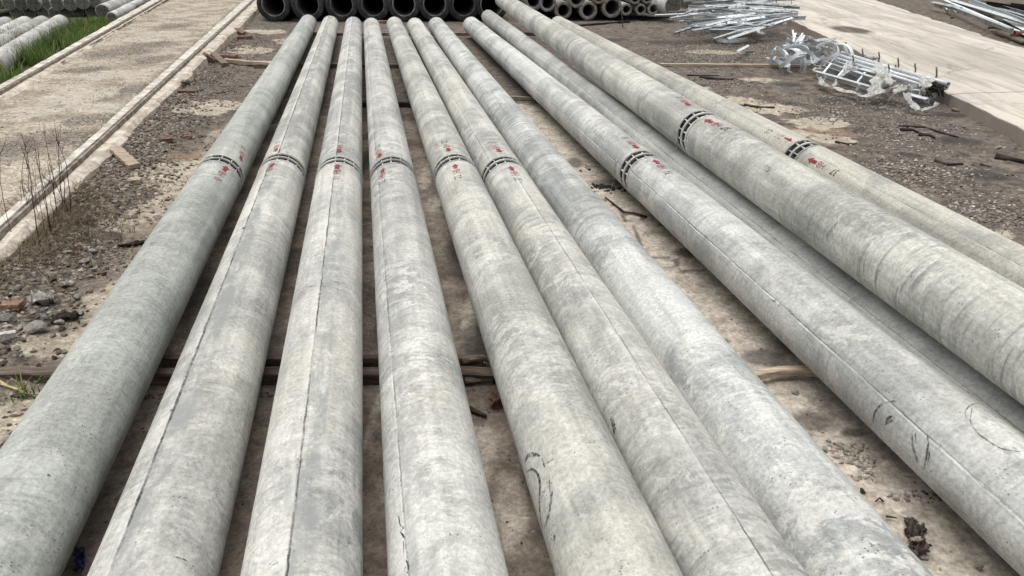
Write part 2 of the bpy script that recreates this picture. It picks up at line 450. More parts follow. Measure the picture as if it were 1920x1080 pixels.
def ground_z(X, Y):
    X = np.asarray(X, float); Y = np.asarray(Y, float)
    z = np.full(np.broadcast(X, Y).shape, GZ)
    r1 = lx(R1_right, Y); r1l = lx(R1_left, Y); r2 = lx(R2_right, Y); r2l = lx(R2_left, Y)
    z = z + (vnoise(X * 1.3, Y * 1.3, 3, 4) - 0.5) * 0.035
    slab = sstep(-1.9, -1.2, X + 0.19 * Y) * (1 - sstep(2.3, 2.9, X + 0.16 * Y))
    z = GZ + (z - GZ) * (1 - 0.7 * slab)
    rough = (vnoise(X * 9, Y * 9, 11, 4, 0.65) - 0.5)
    z = z + rough * (0.035 * (1 - slab) + 0.005)
    # rubble bank leaning on the right side of the near beam
    d = X - r1
    near = 1 - sstep(7.5, 10.5, Y)
    bank = np.exp(-np.clip(d - 0.05, 0, None) ** 2 / 0.13) * sstep(-0.25, 0.02, d) * (0.35 + 0.65 * near)
    z = z + bank * (0.085 + 0.06 * (vnoise(X * 5, Y * 5, 21, 4) - 0.45))
    # made ground between the two beams
    inb = (1 - sstep(-0.12, 0.0, X - r1l)) * sstep(0.0, 0.10, X - lx(R2_rail, Y))
    zt = 0.065 + (vnoise(X * 2, Y * 2, 31, 4) - 0.5) * 0.03 + (vnoise(X * 14, Y * 14, 33, 3) - 0.5) * 0.014
    z = z * (1 - inb) + zt * inb
    # under the beams
    und = sstep(-0.04, 0.02, X - r1l) * (1 - sstep(-0.10, -0.02, X - r1))
    z = z * (1 - und) + (-0.1) * und
    und2 = sstep(-0.02, 0.02, X - r2l) * (1 - sstep(-0.02, 0.02, X - lx(R2_rail, Y)))
    z = z * (1 - und2) + (-0.1) * und2
    # road bed
    rd = sstep(0.02, 0.12, X - lx(RD_near, Y)) * (1 - sstep(-0.12, -0.02, X - lx(RD_far, Y)))
    z = z * (1 - rd) + (-0.12) * rd
    far = sstep(0.05, 0.5, X - lx(RD_far, Y))
    z = z + far * 0.07
    return z


def axis_grid(fine0, fine1, step, outer):
    a = np.arange(fine0, fine1 + 1e-6, step)
    g = [step * 1.4 ** i for i in range(1, 60)]
    right, left = [], []
    p = fine1
    for s_ in g:
        p += s_
        if p > outer: break
        right.append(p)
    p = fine0
    for s_ in g:
        p -= s_
        if p < -outer: break
        left.append(p)
    return np.array(left[::-1] + list(a) + right)


def build_ground():
    xs = axis_grid(-9.5, 9.0, 0.04, 900)
    ys = axis_grid(1.0, 19.0, 0.045, 900)
    X, Y = np.meshgrid(xs, ys)
    Z = ground_z(X, Y)
    nx, ny = len(xs), len(ys)
    co = np.stack([X, Y, Z], -1).reshape(-1, 3)
    i = np.arange((nx) * (ny)).reshape(ny, nx)
    q = np.stack([i[:-1, :-1], i[:-1, 1:], i[1:, 1:], i[1:, :-1]], -1).reshape(-1, 4)
    me = bpy.data.meshes.new('ground')
    me.vertices.add(len(co)); me.vertices.foreach_set('co', co.ravel())
    me.loops.add(q.size); me.loops.foreach_set('vertex_index', q.ravel().astype(np.int32))
    me.polygons.add(len(q))
    me.polygons.foreach_set('loop_start', np.arange(0, q.size, 4, dtype=np.int32))
    me.update(calc_edges=True)
    smooth(me)
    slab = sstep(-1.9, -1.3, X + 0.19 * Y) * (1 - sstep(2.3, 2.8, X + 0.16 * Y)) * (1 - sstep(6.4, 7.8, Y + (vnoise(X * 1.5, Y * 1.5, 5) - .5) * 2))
    inb = (1 - sstep(-0.12, 0.0, X - lx(R1_left, Y))) * sstep(0.0, 0.06, X - lx(R2_rail, Y))
    sand = np.maximum(blobs(SAND, X, Y), 0)
    mud = sstep(1.05, 1.3, X + .185 * Y) * (1 - sstep(1.9, 2.2, X + .18 * Y)) * (1 - sstep(7.2, 8.6, Y))  # paler zone: the wide gap's open light is put into the colour
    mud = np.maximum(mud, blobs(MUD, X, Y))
    pale = blobs(PALE, X, Y); tgrey = blobs(TGREY, X, Y)
    red = blobs(RED, X, Y)
    grav = blobs(GRAV, X, Y)
    d = X - lx(R1_right, Y)
    grav = np.maximum(grav, np.exp(-(np.clip(d, 0, None) / 0.55) ** 2) * (d > -0.3) * (1 - sstep(8, 11, Y)))
    wet = blobs(WET, X, Y, 1.3)  # real damp and the painted shade of the narrow gaps together
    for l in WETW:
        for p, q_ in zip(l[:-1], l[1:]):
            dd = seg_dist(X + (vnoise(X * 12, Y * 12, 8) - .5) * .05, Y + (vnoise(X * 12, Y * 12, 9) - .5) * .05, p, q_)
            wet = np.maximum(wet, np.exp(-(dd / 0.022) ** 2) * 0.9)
    green = (1 - sstep(-0.3, 0.15, X - lx(R2_left, Y)))
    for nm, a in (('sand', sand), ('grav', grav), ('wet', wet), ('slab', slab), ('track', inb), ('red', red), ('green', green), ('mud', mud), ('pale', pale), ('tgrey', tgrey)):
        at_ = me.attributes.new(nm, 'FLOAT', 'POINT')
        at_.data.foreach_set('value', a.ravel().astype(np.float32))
    k = NT('yard ground', 0.95)
    p = k.pos()
    n1 = k.noise(p, 2.2, 6, 0.62, 0.5)
    n2 = k.noise(p, 9, 6, 0.68, 0.3)
    n3 = k.noise(p, 60, 4, 0.7)
    jig = k.math('MULTIPLY', k.math('SUBTRACT', k.math('ADD', k.math('MULTIPLY', n1, .5), k.math('MULTIPLY', n2, .5)), 0.5), 2.0)
    def mask(nm, lo=0.35, hi=0.62, j=1.0):
        return k.ramp(k.math('ADD', k.attr(nm), k.math('MULTIPLY', jig, j)), lo, hi)
    dirt = k.mix(k.ramp(n2, 0.35, 0.65), (0.075, 0.063, 0.052), (0.20, 0.170, 0.140))
    dirt = k.mix(k.ramp(n1, 0.45, 0.65, 0, .6), dirt, (0.125, 0.11, 0.095))
    sandc = k.mix(k.ramp(n2, 0.3, 0.7), (0.30, 0.26, 0.205), (0.50, 0.45, 0.365))
    slab_shaded = k.mix(k.ramp(n1, 0.35, 0.65), (0.14, 0.117, 0.096), (0.33, 0.283, 0.232))  # dark tone carries the shade of the narrow gaps in the colour
    mud_lit = k.mix(k.ramp(n2, 0.3, 0.7), (0.37, 0.327, 0.275), (0.56, 0.51, 0.44))  # tan mud, made paler to paint the light in the wide gap
    redc = k.mix(n2, (0.19, 0.13, 0.09), (0.30, 0.22, 0.16))
    # gravel: cells of different tone
    vc = k.vor(p, 42, 'F1', 'Color')
    vs = k.n('ShaderNodeSeparateColor', Color=vc).outputs[0]
    vd = k.vor(p, 42, 'F1', 'Distance')
    gc = k.mix(vs, (0.085, 0.073, 0.06), (0.36, 0.325, 0.28))
    gc = k.mul(gc, k.ramp(vd, 0.3, 0.75, 1.0, 0.35))
    trc = k.mix(k.ramp(n1, 0.4, 0.6), (0.29, 0.245, 0.195), (0.44, 0.39, 0.32))
    fg = k.n('ShaderNodeSeparateColor', Color=k.vor(p, 60, 'F1', 'Color')).outputs[0]
    trc = k.mul(trc, k.ramp(fg, 0, 1, .72, 1.3))
    trg = k.mix(mask('tgrey', .22, .75, 1.1), trc, k.mix(.75, trc, gc))
    trg = k.mix(mask('pale', .30, .70, .9), trg, k.mix(k.ramp(n2, .3, .7), (0.36, 0.325, 0.27), (0.50, 0.46, 0.395)))
    c = k.mix(mask('slab', .4, .6, .3), dirt, slab_shaded)
    c = k.mix(mask('mud', .30, .75, .7), c, mud_lit)
    c = k.mix(mask('red', .4, .75, .8), c, redc)
    c = k.mix(k.math('MULTIPLY', mask('grav', .30, .95, 1.3), 0.8), c, gc)
    c = k.mix(mask('sand', .42, .62, 1.0), c, sandc)
    c = k.mix(k.ramp(k.attr('track'), .4, .6), c, trg)
    c = k.mix(k.ramp(k.attr('green'), .4, .6), c, (0.06, 0.06, 0.03))
    c = k.mul(c, k.ramp(n3, 0.25, 0.75, 0.72, 1.25))
    clod = k.vor(p, 13, 'F1', 'Distance')
    c = k.mul(c, k.ramp(k.noise(p, 22, 6, .75, .6), .32, .68, .70, 1.22))
    c = k.mix(k.math('MULTIPLY', k.ramp(k.noise(p, 3.7, 8, .72, .8), .53, .66), .42), c, (0.085, 0.073, 0.06))
    # scattered dark specks and chips
    sp = k.vor(p, 26, 'F1', 'Distance')
    spm = k.ramp(k.noise(p, 11, 3, .6), .56, .64)
    c = k.mix(k.math('MULTIPLY', k.ramp(sp, .10, .2, 1, 0), spm), c, (0.05, 0.042, 0.036))
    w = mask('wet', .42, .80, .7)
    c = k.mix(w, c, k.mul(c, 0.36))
    k.col(c)
    k.set(k.b.inputs['Roughness'], k.ramp(w, 0, 1, 0.95, 0.6))
    hb = k.math('ADD', k.math('MULTIPLY', n3, 0.5), k.math('MULTIPLY', k.math('MULTIPLY', k.ramp(vd, .1, .8, 1, 0), mask('grav', .3, .6, .9)), 1.2))
    hb = k.math('ADD', hb, k.math('MULTIPLY', n2, 1.2))
    k.bump(hb, 0.7, 0.012)
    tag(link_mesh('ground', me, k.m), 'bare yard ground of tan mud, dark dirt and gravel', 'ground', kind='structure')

build_ground()

# ------------------------------------------------------------------ road
def strip_grid(name, LA, LB, y0, y1, nv, nu, top, bottom, mat):
    """Slab between two plan lines, gridded on top so that its edge can be a little ragged."""
    ys = np.concatenate([np.linspace(y0, 22, nv), np.array([30, 60, 140.0])])
    us = np.linspace(0, 1, nu)
    V, F = [], []
    for y in ys:
        xa, xb = lx(LA, y), lx(LB, y)
        for j, u in enumerate(us):
            jag = 0.0
            if j == 0: jag = (float(vnoise(y * 3.1, 2.0, 4)) - .5) * .06
            if j == nu - 1: jag = (float(vnoise(y * 2.1, 9.0, 5)) - .5) * .18
            V.append((xa + (xb - xa) * u + jag, y, top - (0.012 if j in (0, nu - 1) else 0)))
    n = len(ys)
    for i in range(n - 1):
        for j in range(nu - 1):
            a = i * nu + j
            F.append((a, a + 1, a + nu + 1, a + nu))
    b0 = len(V)
    for i in range(n):
        p, q = V[i * nu], V[i * nu + nu - 1]
        V.append((p[0] - 0.015, p[1], bottom)); V.append((q[0] + 0.015, q[1], bottom))
    for i in range(n - 1):
        F.append((i * nu, (i + 1) * nu, b0 + 2 * (i + 1), b0 + 2 * i))
        F.append((i * nu + nu - 1, b0 + 2 * i + 1, b0 + 2 * (i + 1) + 1, (i + 1) * nu + nu - 1))
    me = bpy.data.meshes.new(name); me.from_pydata(V, [], F); me.update()
    return link_mesh(name, me, mat)


def road_mat():
    k = NT('road concrete', 0.9)
    p = k.pos()
    ang = math.atan(RD_near[1])
    al = k.mapping(p, (1, 1, 1), rot=(0, 0, ang))
    n1 = k.noise(k.mapping(al, (2.2, 0.22, 1)), 1.0, 6, 0.6, 0.4)
    n2 = k.noise(k.mapping(al, (9, 0.8, 1)), 1.0, 5, 0.65, 0.3)
    n3 = k.noise(p, 40, 4, 0.7)
    c = k.mix(k.ramp(n1, .35, .65), (0.42, 0.392, 0.345), (0.60, 0.562, 0.495))
    c = k.mix(k.ramp(n2, .47, .62, 0, .6), c, (0.31, 0.29, 0.26))
    c = k.mix(k.ramp(k.noise(p, 1.3, 8, .72, .6), .56, .68, 0, .5), c, (0.26, 0.235, 0.20))
    c = k.mul(c, k.ramp(n3, .25, .75, .9, 1.08))
    # two oval oil-and-water stains, and small marks
    for (px, py, rx, ry) in ((1592, 70, 36, 9), (1838, 71, 26, 5)):
        b = blob(px, py, rx, ry)
        d = k.n('ShaderNodeVectorMath', operation='LENGTH')
        k.set(d.inputs[0], k.mapping(p, (1 / b[2], 1 / b[3], 0), (-b[0] / b[2], -b[1] / b[3], 0)))
        dist = k.math('ADD', d.outputs['Value'], k.math('MULTIPLY', k.math('SUBTRACT', k.noise(p, 5, 4, .6), .5), .7))
        f = k.ramp(dist, .6, 1.15, .95, 0)
        c = k.mix(f, c, (0.085, 0.072, 0.06))
    sp = k.math('MULTIPLY', k.ramp(k.vor(p, 3.0), .03, .07, 1, 0), k.ramp(k.noise(p, 1.7, 2), .5, .6))
    c = k.mix(k.math('MULTIPLY', sp, .7), c, (0.2, 0.18, 0.15))
    ck = k.vor(k.mapping(k.n('ShaderNodeVectorMath', operation='ADD').outputs[0] if False else p, (1, 1, 0)), .33, 'DISTANCE_TO_EDGE')
    ck = k.math('ADD', ck, k.math('MULTIPLY', k.math('SUBTRACT', k.noise(p, 2.5, 6, .7), .5), .12))
    ckm = k.ramp(k.noise(p, .25, 2, .5), .50, .58)
    c = k.mix(k.math('MULTIPLY', k.ramp(k.math('ABSOLUTE', ck), .001, .006, .55, 0), ckm), c, (.15, .13, .11))
    tm = k.noise(k.mapping(al, (5.5, .12, 1)), 1.0, 4, .6, .2)
    c = k.mix(k.ramp(tm, .54, .66, 0, .3), c, (.28, .26, .23))
    # joints sawn across
    for (pa, pb) in (((1624, 34), (1744, 36)), ((1793, 175), (1920, 172))):
        a, b = at(*pa, .07), at(*pb, .07)
        L = Vector((b.x - a.x, b.y - a.y)); L.normalize()
        sx = k.n('ShaderNodeSeparateXYZ', Vector=p)
        dd = k.math('ABSOLUTE', k.math('ADD', k.math('MULTIPLY', k.math('SUBTRACT', sx.outputs[0], a.x), -L.y), k.math('MULTIPLY', k.math('SUBTRACT', sx.outputs[1], a.y), L.x)))
        c = k.mix(k.ramp(dd, .008, .02, .75, 0), c, (0.12, 0.10, 0.085))
    # soiled edge on the slab's vertical face
    sz = k.n('ShaderNodeSeparateXYZ', Vector=p).outputs[2]
    c = k.mix(k.ramp(sz, .04, .06, .75, 0), c, (0.20, 0.175, 0.145))
    k.col(c)
    k.bump(n3, .25, .006)
    return k.m

tag(strip_grid('road', RD_near, RD_far, -4, 22, 260, 14, 0.07, -0.2, road_mat()), 'pale worn concrete road crossing at the right', 'road', kind='structure')

# ------------------------------------------------------------------ rail beams
def beam(LL, LR, LE, label, seed, y0=-3.0, y1=60.0, ragged=0.05):
    root = empty('rail_beam', (lx(LR, 8), 8, GZ))
    inv = Vector((-root.location.x, -root.location.y, -root.location.z))
    ys = np.concatenate([np.arange(y0, 22, 0.09), np.array([30, 60.0])])
    b = MB()
    nz = lambda y, s: float(vnoise(y * 2.2, s * 7.7, seed + s, 5, .65)) - .5
    for part in ('kerb', 'ledge', 'rail'):
        b = MB(); n = 0
        for y in ys:
            xl, xr, xe = lx(LL, y), lx(LR, y), lx(LE, y)
            if part == 'kerb':
                ztop = TOPZ + nz(y, 1) * .018
                prof = [(xl - .02, -.15), (xl + nz(y, 2) * .035, ztop - .012), (xl + .014 + nz(y, 2) * .035, ztop), (xr - .046, ztop - .002), (xr - .041, ztop - .010), (xr - .040, -.15)]
            elif part == 'ledge':
                e = xe + nz(y, 3) * ragged * 2.2
                zl = LEDZ + nz(y, 4) * .02
                prof = [(xr + .010, -.15), (xr + .010, zl + .004), (xr + .05, zl), (e - .03, zl + nz(y, 5) * .03), (e + .01, zl - .03 + nz(y, 6) * .02), (e + .03 + nz(y, 7) * .05, -.15)]
            else:
                prof = [(xr - .038, LEDZ - .02), (xr - .038, TOPZ + .002), (xr - .022, TOPZ + .008), (xr - .018, TOPZ + .001), (xr - .012, TOPZ + .001), (xr - .008, TOPZ + .006), (xr + .006, TOPZ + .004), (xr + .008, LEDZ - .02)]
            m = len(prof)
            b.v += [(x + inv.x, y + inv.y, z + inv.z) for (x, z) in prof]
            if n:
                for j in range(m - (0 if part == 'rail' else 1)):
                    j2 = (j + 1) % m
                    b.f.append(((n - 1) * m + j, (n - 1) * m + j2, n * m + j2, n * m + j))
            n += 1
        b.build(part, M['beam'] if part == 'kerb' else M['ledge'] if part == 'ledge' else M['rail'], root)
    return tag(root, label, 'rail beam', 'concrete rail beams left of the poles')

beam(R1_left, R1_rail, R1_right, 'pale concrete rail beam beside the rubble bank and the dry weed stalks', 40)
beam(R2_left, R2_rail, R2_right, 'pale concrete rail beam along the edge of the green grass', 50, ragged=.09)

# ------------------------------------------------------------------ poles in the front row
POLES = {
    # a, b: axis x = a + b*y ; r ; joint y ; tip y ; near-end y
    'A': dict(a=-1.0757, b=-.19542, r=.15, j=4.56, t=14.18), 'B': dict(a=-.65497, b=-.19552, r=.15, j=4.58, t=13.98),
    'C': dict(a=-.28837, b=-.1905, r=.15, j=4.52, t=13.78), 'D': dict(a=.0859, b=-.19393, r=.15, j=4.52, t=13.6),
    'E': dict(a=.51552, b=-.19411, r=.15, j=4.58, t=13.78), 'F': dict(a=.8125, b=-.18914, r=.15, j=4.52, t=13.6),
    'G': dict(a=1.102, b=-.1814, r=.15, j=None, t=13.7), 'H': dict(a=1.74578, b=-.18136, r=.15, j=4.66, t=13.78),
    'I': dict(a=1.944, b=-.158, r=.14, j=None, t=15.4), 'J': dict(a=1.860, b=-.1301, r=.150, j=4.62, t=15.9, kink=-.0147, lift=.281),
    'K': dict(a=2.81656, b=-.14185, r=.15, j=4.94, t=13.88),
}
for P in POLES.values():
    n = math.hypot(P['b'], 1)
    P['dir'] = Vector((P['b'] / n, 1 / n, 0)); P['sx'] = Vector((1 / n, -P['b'] / n, 0))
    P['y0'] = P['j'] if P['j'] else 4.6
    P['o'] = Vector((P['a'] + P['b'] * P['y0'], P['y0'], P.get('lift', 0)))
    P['phi'] = math.atan2(-P['b'], 1)


def on_pole(P, px, py):
    """(theta from the top towards +x, s along the axis) of the pole surface seen at a photo pixel."""
    c = Vector((0, 0, CAM_H)); d = ray(px, py).normalized()
    dl = Vector((d.dot(P['sx']), d.dot(P['dir']), d.z)); w = c - P['o'] - Vector((0, 0, P['r']))
    ol = Vector((w.dot(P['sx']), w.dot(P['dir']), w.z))
    A = dl.x ** 2 + dl.z ** 2; B = 2 * (ol.x * dl.x + ol.z * dl.z); C = ol.x ** 2 + ol.z ** 2 - P['r'] ** 2
    D = B * B - 4 * A * C
    t = (-B - math.sqrt(max(D, 0))) / (2 * A)
    q = ol + dl * t
    return math.atan2(q.x, q.z), q.y


def cyl(P, th, s, off=0.0):
    r = P['r'] + off
    return Vector((r * math.sin(th), s, P['r'] + r * math.cos(th)))


def shaft(P, s0, s1, th0, mat, root, seam, seed, name='shaft'):
    """Hollow concrete shaft from s0 to s1 with a casting seam at angle th0; UV in metres measured from the seam."""
    r = P['r']
    us = list(np.linspace(-PI * r, PI * r, 73))
    us += list(np.linspace(-.02, .03, 26)) if seam > 0 else []
    us = np.array(sorted(set(np.round(us, 5))))
    step = .035
    ss = np.concatenate([[s0, s0 + .004, s0 + .012], np.arange(s0 + .03, s1 - .03, step), [s1 - .012, s1 - .004, s1]])
    U, S = np.meshgrid(us, ss)
    rr = r + (vnoise(U * 3 + 50, S * .9, seed, 3) - .5) * .003 + (vnoise(U * 30 + 90, S * 22, seed + 5, 3) - .5) * .0012
    if seam > 0:
        j = (vnoise(S * 6, S * 0 + 3.3, seed + 9, 5, .7) - .5) * .012
        u2 = U + j
        amp = .35 + 1.3 * vnoise(S * 3, S * 0 + 8.8, seed + 12, 4)
        rr = rr + .6 * seam * amp * (.0032 * np.exp(-((u2 + .006) / .006) ** 2) - .0040 * np.exp(-(u2 / .0028) ** 2) - .0022 * np.exp(-np.clip(u2, 0, None) / .03) * (u2 > 0))
    for k_, dr in ((0, -.010), (1, -.004), (len(ss) - 2, -.004), (len(ss) - 1, -.010)):
        rr[k_] = rr[k_] + dr
    TH = th0 + U / r
    co = np.stack([rr * np.sin(TH), S, r + rr * np.cos(TH)], -1).reshape(-1, 3)
    nu, ns = len(us), len(ss)
    idx = np.arange(nu * ns).reshape(ns, nu)
    q = np.stack([idx[:-1, :-1], idx[1:, :-1], idx[1:, 1:], idx[:-1, 1:]], -1).reshape(-1, 4)
    faces = [tuple(f) for f in q.tolist()]
    V = co.tolist()
    uvl = np.stack([U, S], -1).reshape(-1, 2)
    ext = []
    # annular end faces and a bore
    for row, sgn in ((0, 1), (ns - 1, -1)):
        b0 = len(V)
        s = float(ss[row])
        for i, u in enumerate(us):
            th = th0 + u / r
            V.append((.62 * r * math.sin(th), s, r + .62 * r * math.cos(th))); ext.append((u, s + .05))
        b1 = len(V)
        for i, u in enumerate(us):
            th = th0 + u / r
            V.append((.60 * r * math.sin(th), s + sgn * .5, r + .60 * r * math.cos(th))); ext.append((u, s + .5))
        for i in range(nu - 1):
            a, b = idx[row, i], idx[row, i + 1]
            f1 = (int(a), int(b), b0 + i + 1, b0 + i); f2 = (b0 + i, b0 + i + 1, b1 + i + 1, b1 + i)
            if sgn < 0: f1, f2 = f1[::-1], f2[::-1]
            faces += [f1, f2]
    me = bpy.data.meshes.new(name); me.from_pydata(V, [], faces); me.update()
    smooth(me)
    al = np.concatenate([uvl, np.array(ext)]).astype(np.float32)
    uvm = me.uv_layers.new(name='UVMap')
    li = np.empty(len(me.loops), np.int32); me.loops.foreach_get('vertex_index', li)
    uvm.data.foreach_set('uv', al[li].ravel())
    return link_mesh(name, me, mat, root)


STIFF = {}
def joint(P, root, seed):
    r = P['r']; rnd = random.Random(seed)
    L = .074                                             # half length of the joint
    b = MB(); N = 56
    ring = lambda rad, s: [(rad * math.sin(2 * PI * k / N), s, r + rad * math.cos(2 * PI * k / N)) for k in range(N)]
    def lathe(b, prof, close=False):
        base = len(b.v); m = len(prof)
        for (rad, s) in prof: b.v += ring(rad, s)
        for i in range(m if close else m - 1):
            i2 = (i + 1) % m
            for k in range(N):
                b.f.append((base + i * N + k, base + i * N + (k + 1) % N, base + i2 * N + (k + 1) % N, base + i2 * N + k))
    lathe(b, [(r - .034, -L - .02), (r - .034, L + .02)])
    for y in (-L + .001, -.0065, .0065, L - .001):
        lathe(b, [(r - .056, y), (r - .007, y)])
    for side in (-1, 1):                                 # bolts and weld lumps in the recess
        for k in range(14):
            th = 2 * PI * (k + .5 + rnd.uniform(-.2, .2)) / 14
            s = side * (.039 + rnd.uniform(-.008, .008)); rad = r - .05
            Mx = Matrix.Translation((rad * math.sin(th), s, r + rad * math.cos(th))) @ Matrix.Rotation(th, 4, 'Y') @ Matrix.Rotation(rnd.uniform(0, 1), 4, 'Z')
            b.box(0, 0, 0, .026, .045, .05, Mx)
    sl = b.build('joint_sleeve', M['sleeve'], root)
    f = MB()
    o = rnd.uniform(-.002, .002)
    lathe(f, [(r - .007, -.007), (r + .001, -.007), (r + .003, -.005), (r + .003, -.0012), (r - .004, .0003), (r + .003, .0018), (r + .003, .005), (r + .001, .007), (r - .007, .007)])
    f.build('flange_ring', M['flange'], root)
    for side in (-1, 1):
        e = MB()
        lathe(e, [(r - .007, side * (L - .001)), (r - .002, side * (L - .001)), (r + .0025, side * (L + .003)), (r + .0025, side * (L + .010)), (r - .004, side * (L + .013)), (r - .045, side * (L + .013))])
        e.build('end_plate', M['flange'], root)
    key = round(r, 3)
    if key not in STIFF:
        g = MB(); g.box(0, 0, -.014, .0065, .0615, .022)
        me = g.mesh('stiffener'); me.materials.append(M['flange']); STIFF[key] = me
    off = rnd.uniform(0, 1)
    for side in (-1, 1):
        for k in range(14):
            th = 2 * PI * (k + off) / 14 + rnd.uniform(-.03, .03)
            o = bpy.data.objects.new('stiffener', STIFF[key]); col.objects.link(o); o.parent = sl
            rad = r - .003 - rnd.uniform(0, .006)
            o.location = (rad * math.sin(th), side * .0385, r + rad * math.cos(th)); o.rotation_euler = (0, th, 0)


def glyph_mesh(text, size):
    cu = bpy.data.curves.new('txt', 'FONT'); cu.body = text; cu.size = size; cu.align_x = 'LEFT'; cu.resolution_u = 3
    o = bpy.data.objects.new('txt', cu); col.objects.link(o)
    dg = bpy.context.evaluated_depsgraph_get()
    me = bpy.data.meshes.new_from_object(o.evaluated_get(dg))
    bpy.data.objects.remove(o)
    return me


def wrap_on_pole(P, me, th, s, flip, off=.0012):
    """Flat mesh (x = reading direction, y = up) laid on the shaft; flip False: reads towards the viewer."""
    bm = bmesh.new(); bm.from_mesh(me)
    ymin = min(v.co.y for v in bm.verts); ymax = max(v.co.y for v in bm.verts)
    y = ymin + .005
    while y < ymax:
        bmesh.ops.bisect_plane(bm, geom=bm.verts[:] + bm.edges[:] + bm.faces[:], plane_co=(0, y, 0), plane_no=(0, 1, 0))
        y += .005
    sg = 1 if flip else -1
    for v in bm.verts:
        a, b = v.co.x, v.co.y
        v.co = cyl(P, th - sg * b / P['r'], s + sg * a, off)
    bmesh.ops.recalc_face_normals(bm, faces=bm.faces)
    for f in bm.faces:
        c = f.calc_center_median(); out = Vector((c.x, 0, c.z - P['r']))
        if f.normal.dot(out) < 0: f.normal_flip()
    bm.to_mesh(me); bm.free()
    return me

GLY = {}
def stencil(P, root, th, s, flip, num='37', num_black=True, fade=1.0, gap=.06):
    rj = random.Random(int(s * 1000) + int(th * 1000) + 7); s += rj.uniform(-.02, .02); th += rj.uniform(-.05, .05); tl = rj.uniform(-.10, .10); sc = rj.uniform(.96, 1.12)
    """The stencil 37 HB and an arrow that points at the joint."""
    for txt, x0, mat, nm in ((num, 0.0, M['black_paint'] if num_black else M['red_paint'], 'painted_number'), ('HB', .085 + gap, M['red_paint'], 'painted_letters')):
        g = glyph_mesh(txt, .066)
        for v in g.vertices:
            v.co.x = (v.co.x + x0) * sc; v.co.y = (v.co.y - .023 + rj.uniform(-.0006, .0006)) * sc + tl * v.co.x
        link_mesh(nm, wrap_on_pole(P, g, th, s, flip), mat, root)
    a = bpy.data.meshes.new('arrow')
    x0 = .085 + gap + .098; w = .013
    a.from_pydata([(x0, -w, 0), (x0 + .055, -w, 0), (x0 + .052, -w * 2.1, 0), (x0 + .10, 0, 0), (x0 + .052, w * 2.1, 0), (x0 + .055, w, 0), (x0, w, 0)], [], [(0, 1, 5, 6), (1, 2, 3), (1, 3, 5), (3, 4, 5)])
    for v in a.vertices: v.co = (v.co.x * sc, v.co.y * sc + tl * v.co.x * sc, 0)
    link_mesh('painted_arrow', wrap_on_pole(P, a, th, s, flip), M['red_paint'], root)


def scuff(P, root, pts, width, mat=None, name='scuff_mark', off=.0016, n=8):
    """A mark along surface points (theta, s), as a thin ribbon wrapped on the shaft."""
    pts = [Vector((t * P['r'], s)) for (t, s) in pts]
    fine = []
    for i in range(len(pts) - 1):                                   # Catmull-Rom through the points
        p0, p1, p2, p3 = pts[max(i - 1, 0)], pts[i], pts[i + 1], pts[min(i + 2, len(pts) - 1)]
        for k in range(n):
            t = k / n
            fine.append(.5 * ((2 * p1) + (p2 - p0) * t + (2 * p0 - 5 * p1 + 4 * p2 - p3) * t * t + (3 * p1 - p0 - 3 * p2 + p3) * t ** 3))
    fine.append(pts[-1])
    b = MB(); N = len(fine)
    for i, p in enumerate(fine):
        d = fine[min(i + 1, N - 1)] - fine[max(i - 1, 0)]
        d = d.normalized() if d.length > 1e-9 else Vector((1, 0))
        nn = Vector((-d.y, d.x)); w = width * .5 * (.35 + .65 * math.sin(PI * min(1, (i + .6) / N * 1.02))) * random.uniform(.8, 1.2)
        for sg in (-1, 1):
            q = p + nn * (w * sg)
            b.v.append(tuple(cyl(P, q.x / P['r'], q.y, off)))
        if i: b.f.append((2 * i - 2, 2 * i, 2 * i + 1, 2 * i - 1))
    return b.build(name, mat or M['scuff'], root)

NEAR_END = -3.6
CP = {
    'A': dict(seed=1.0, light=(.47, .49, .475), mid=(.35, .368, .357), white=.25, warm=.25, streak=.45, seam=0, cover=.55),
    'B': dict(seed=12.0, light=(.57, .565, .54), mid=(.36, .365, .36), white=.5, warm=.3, streak=.6, seam=1.6, band=.9),
    'C': dict(seed=23.0, light=(.58, .575, .555), mid=(.36, .37, .375), white=.7, warm=.35, streak=.45, seam=1.1, band=.75),
    'D': dict(seed=34.0, light=(.56, .56, .545), mid=(.37, .375, .375), white=.85, warm=.4, streak=.4, seam=.7, band=.5),
    'E': dict(seed=45.0, light=(.55, .545, .515), mid=(.36, .365, .35), white=.55, warm=.4, streak=.3, seam=0, cover=.5),
    'F': dict(seed=56.0, light=(.57, .565, .54), mid=(.36, .365, .36), white=.7, warm=.3, streak=.7, seam=.7, band=.15),
    'G': dict(seed=67.0, light=(.58, .592, .595), mid=(.32, .335, .345), white=.8, warm=.35, streak=.8, seam=0),
    'H': dict(seed=78.0, light=(.64, .655, .655), mid=(.40, .41, .41), white=.7, warm=.25, streak=.5, seam=.8, band=.15),
    'I': dict(seed=89.0, light=(.52, .525, .52), mid=(.36, .365, .365), white=.3, warm=.2, streak=.3, seam=.6, band=.3),
    'J': dict(seed=101.0, light=(.60, .597, .565), mid=(.37, .375, .36), white=.6, warm=.5, streak=1.0, seam=.3, band=.2),
    'K': dict(seed=112.0, light=(.56, .55, .505), mid=(.39, .39, .365), white=.5, warm=.65, streak=.35, seam=.5, band=.25),
}
SEAM = {'A': ((300, 600),) * 2, 'B': ((311, 804), (565, 170)), 'C': ((563, 865), (652, 110)), 'D': ((741, 754), (692, 125)), 'E': ((1000, 560), (745, 150)),
        'F': ((1224, 728), (860, 200)), 'G': ((1300, 600),) * 2, 'H': ((1514, 616), (997, 160)), 'I': ((1371, 384), (1371, 384)), 'J': ((1820, 503), (1180, 150)), 'K': ((1775, 424), (1300, 170))}
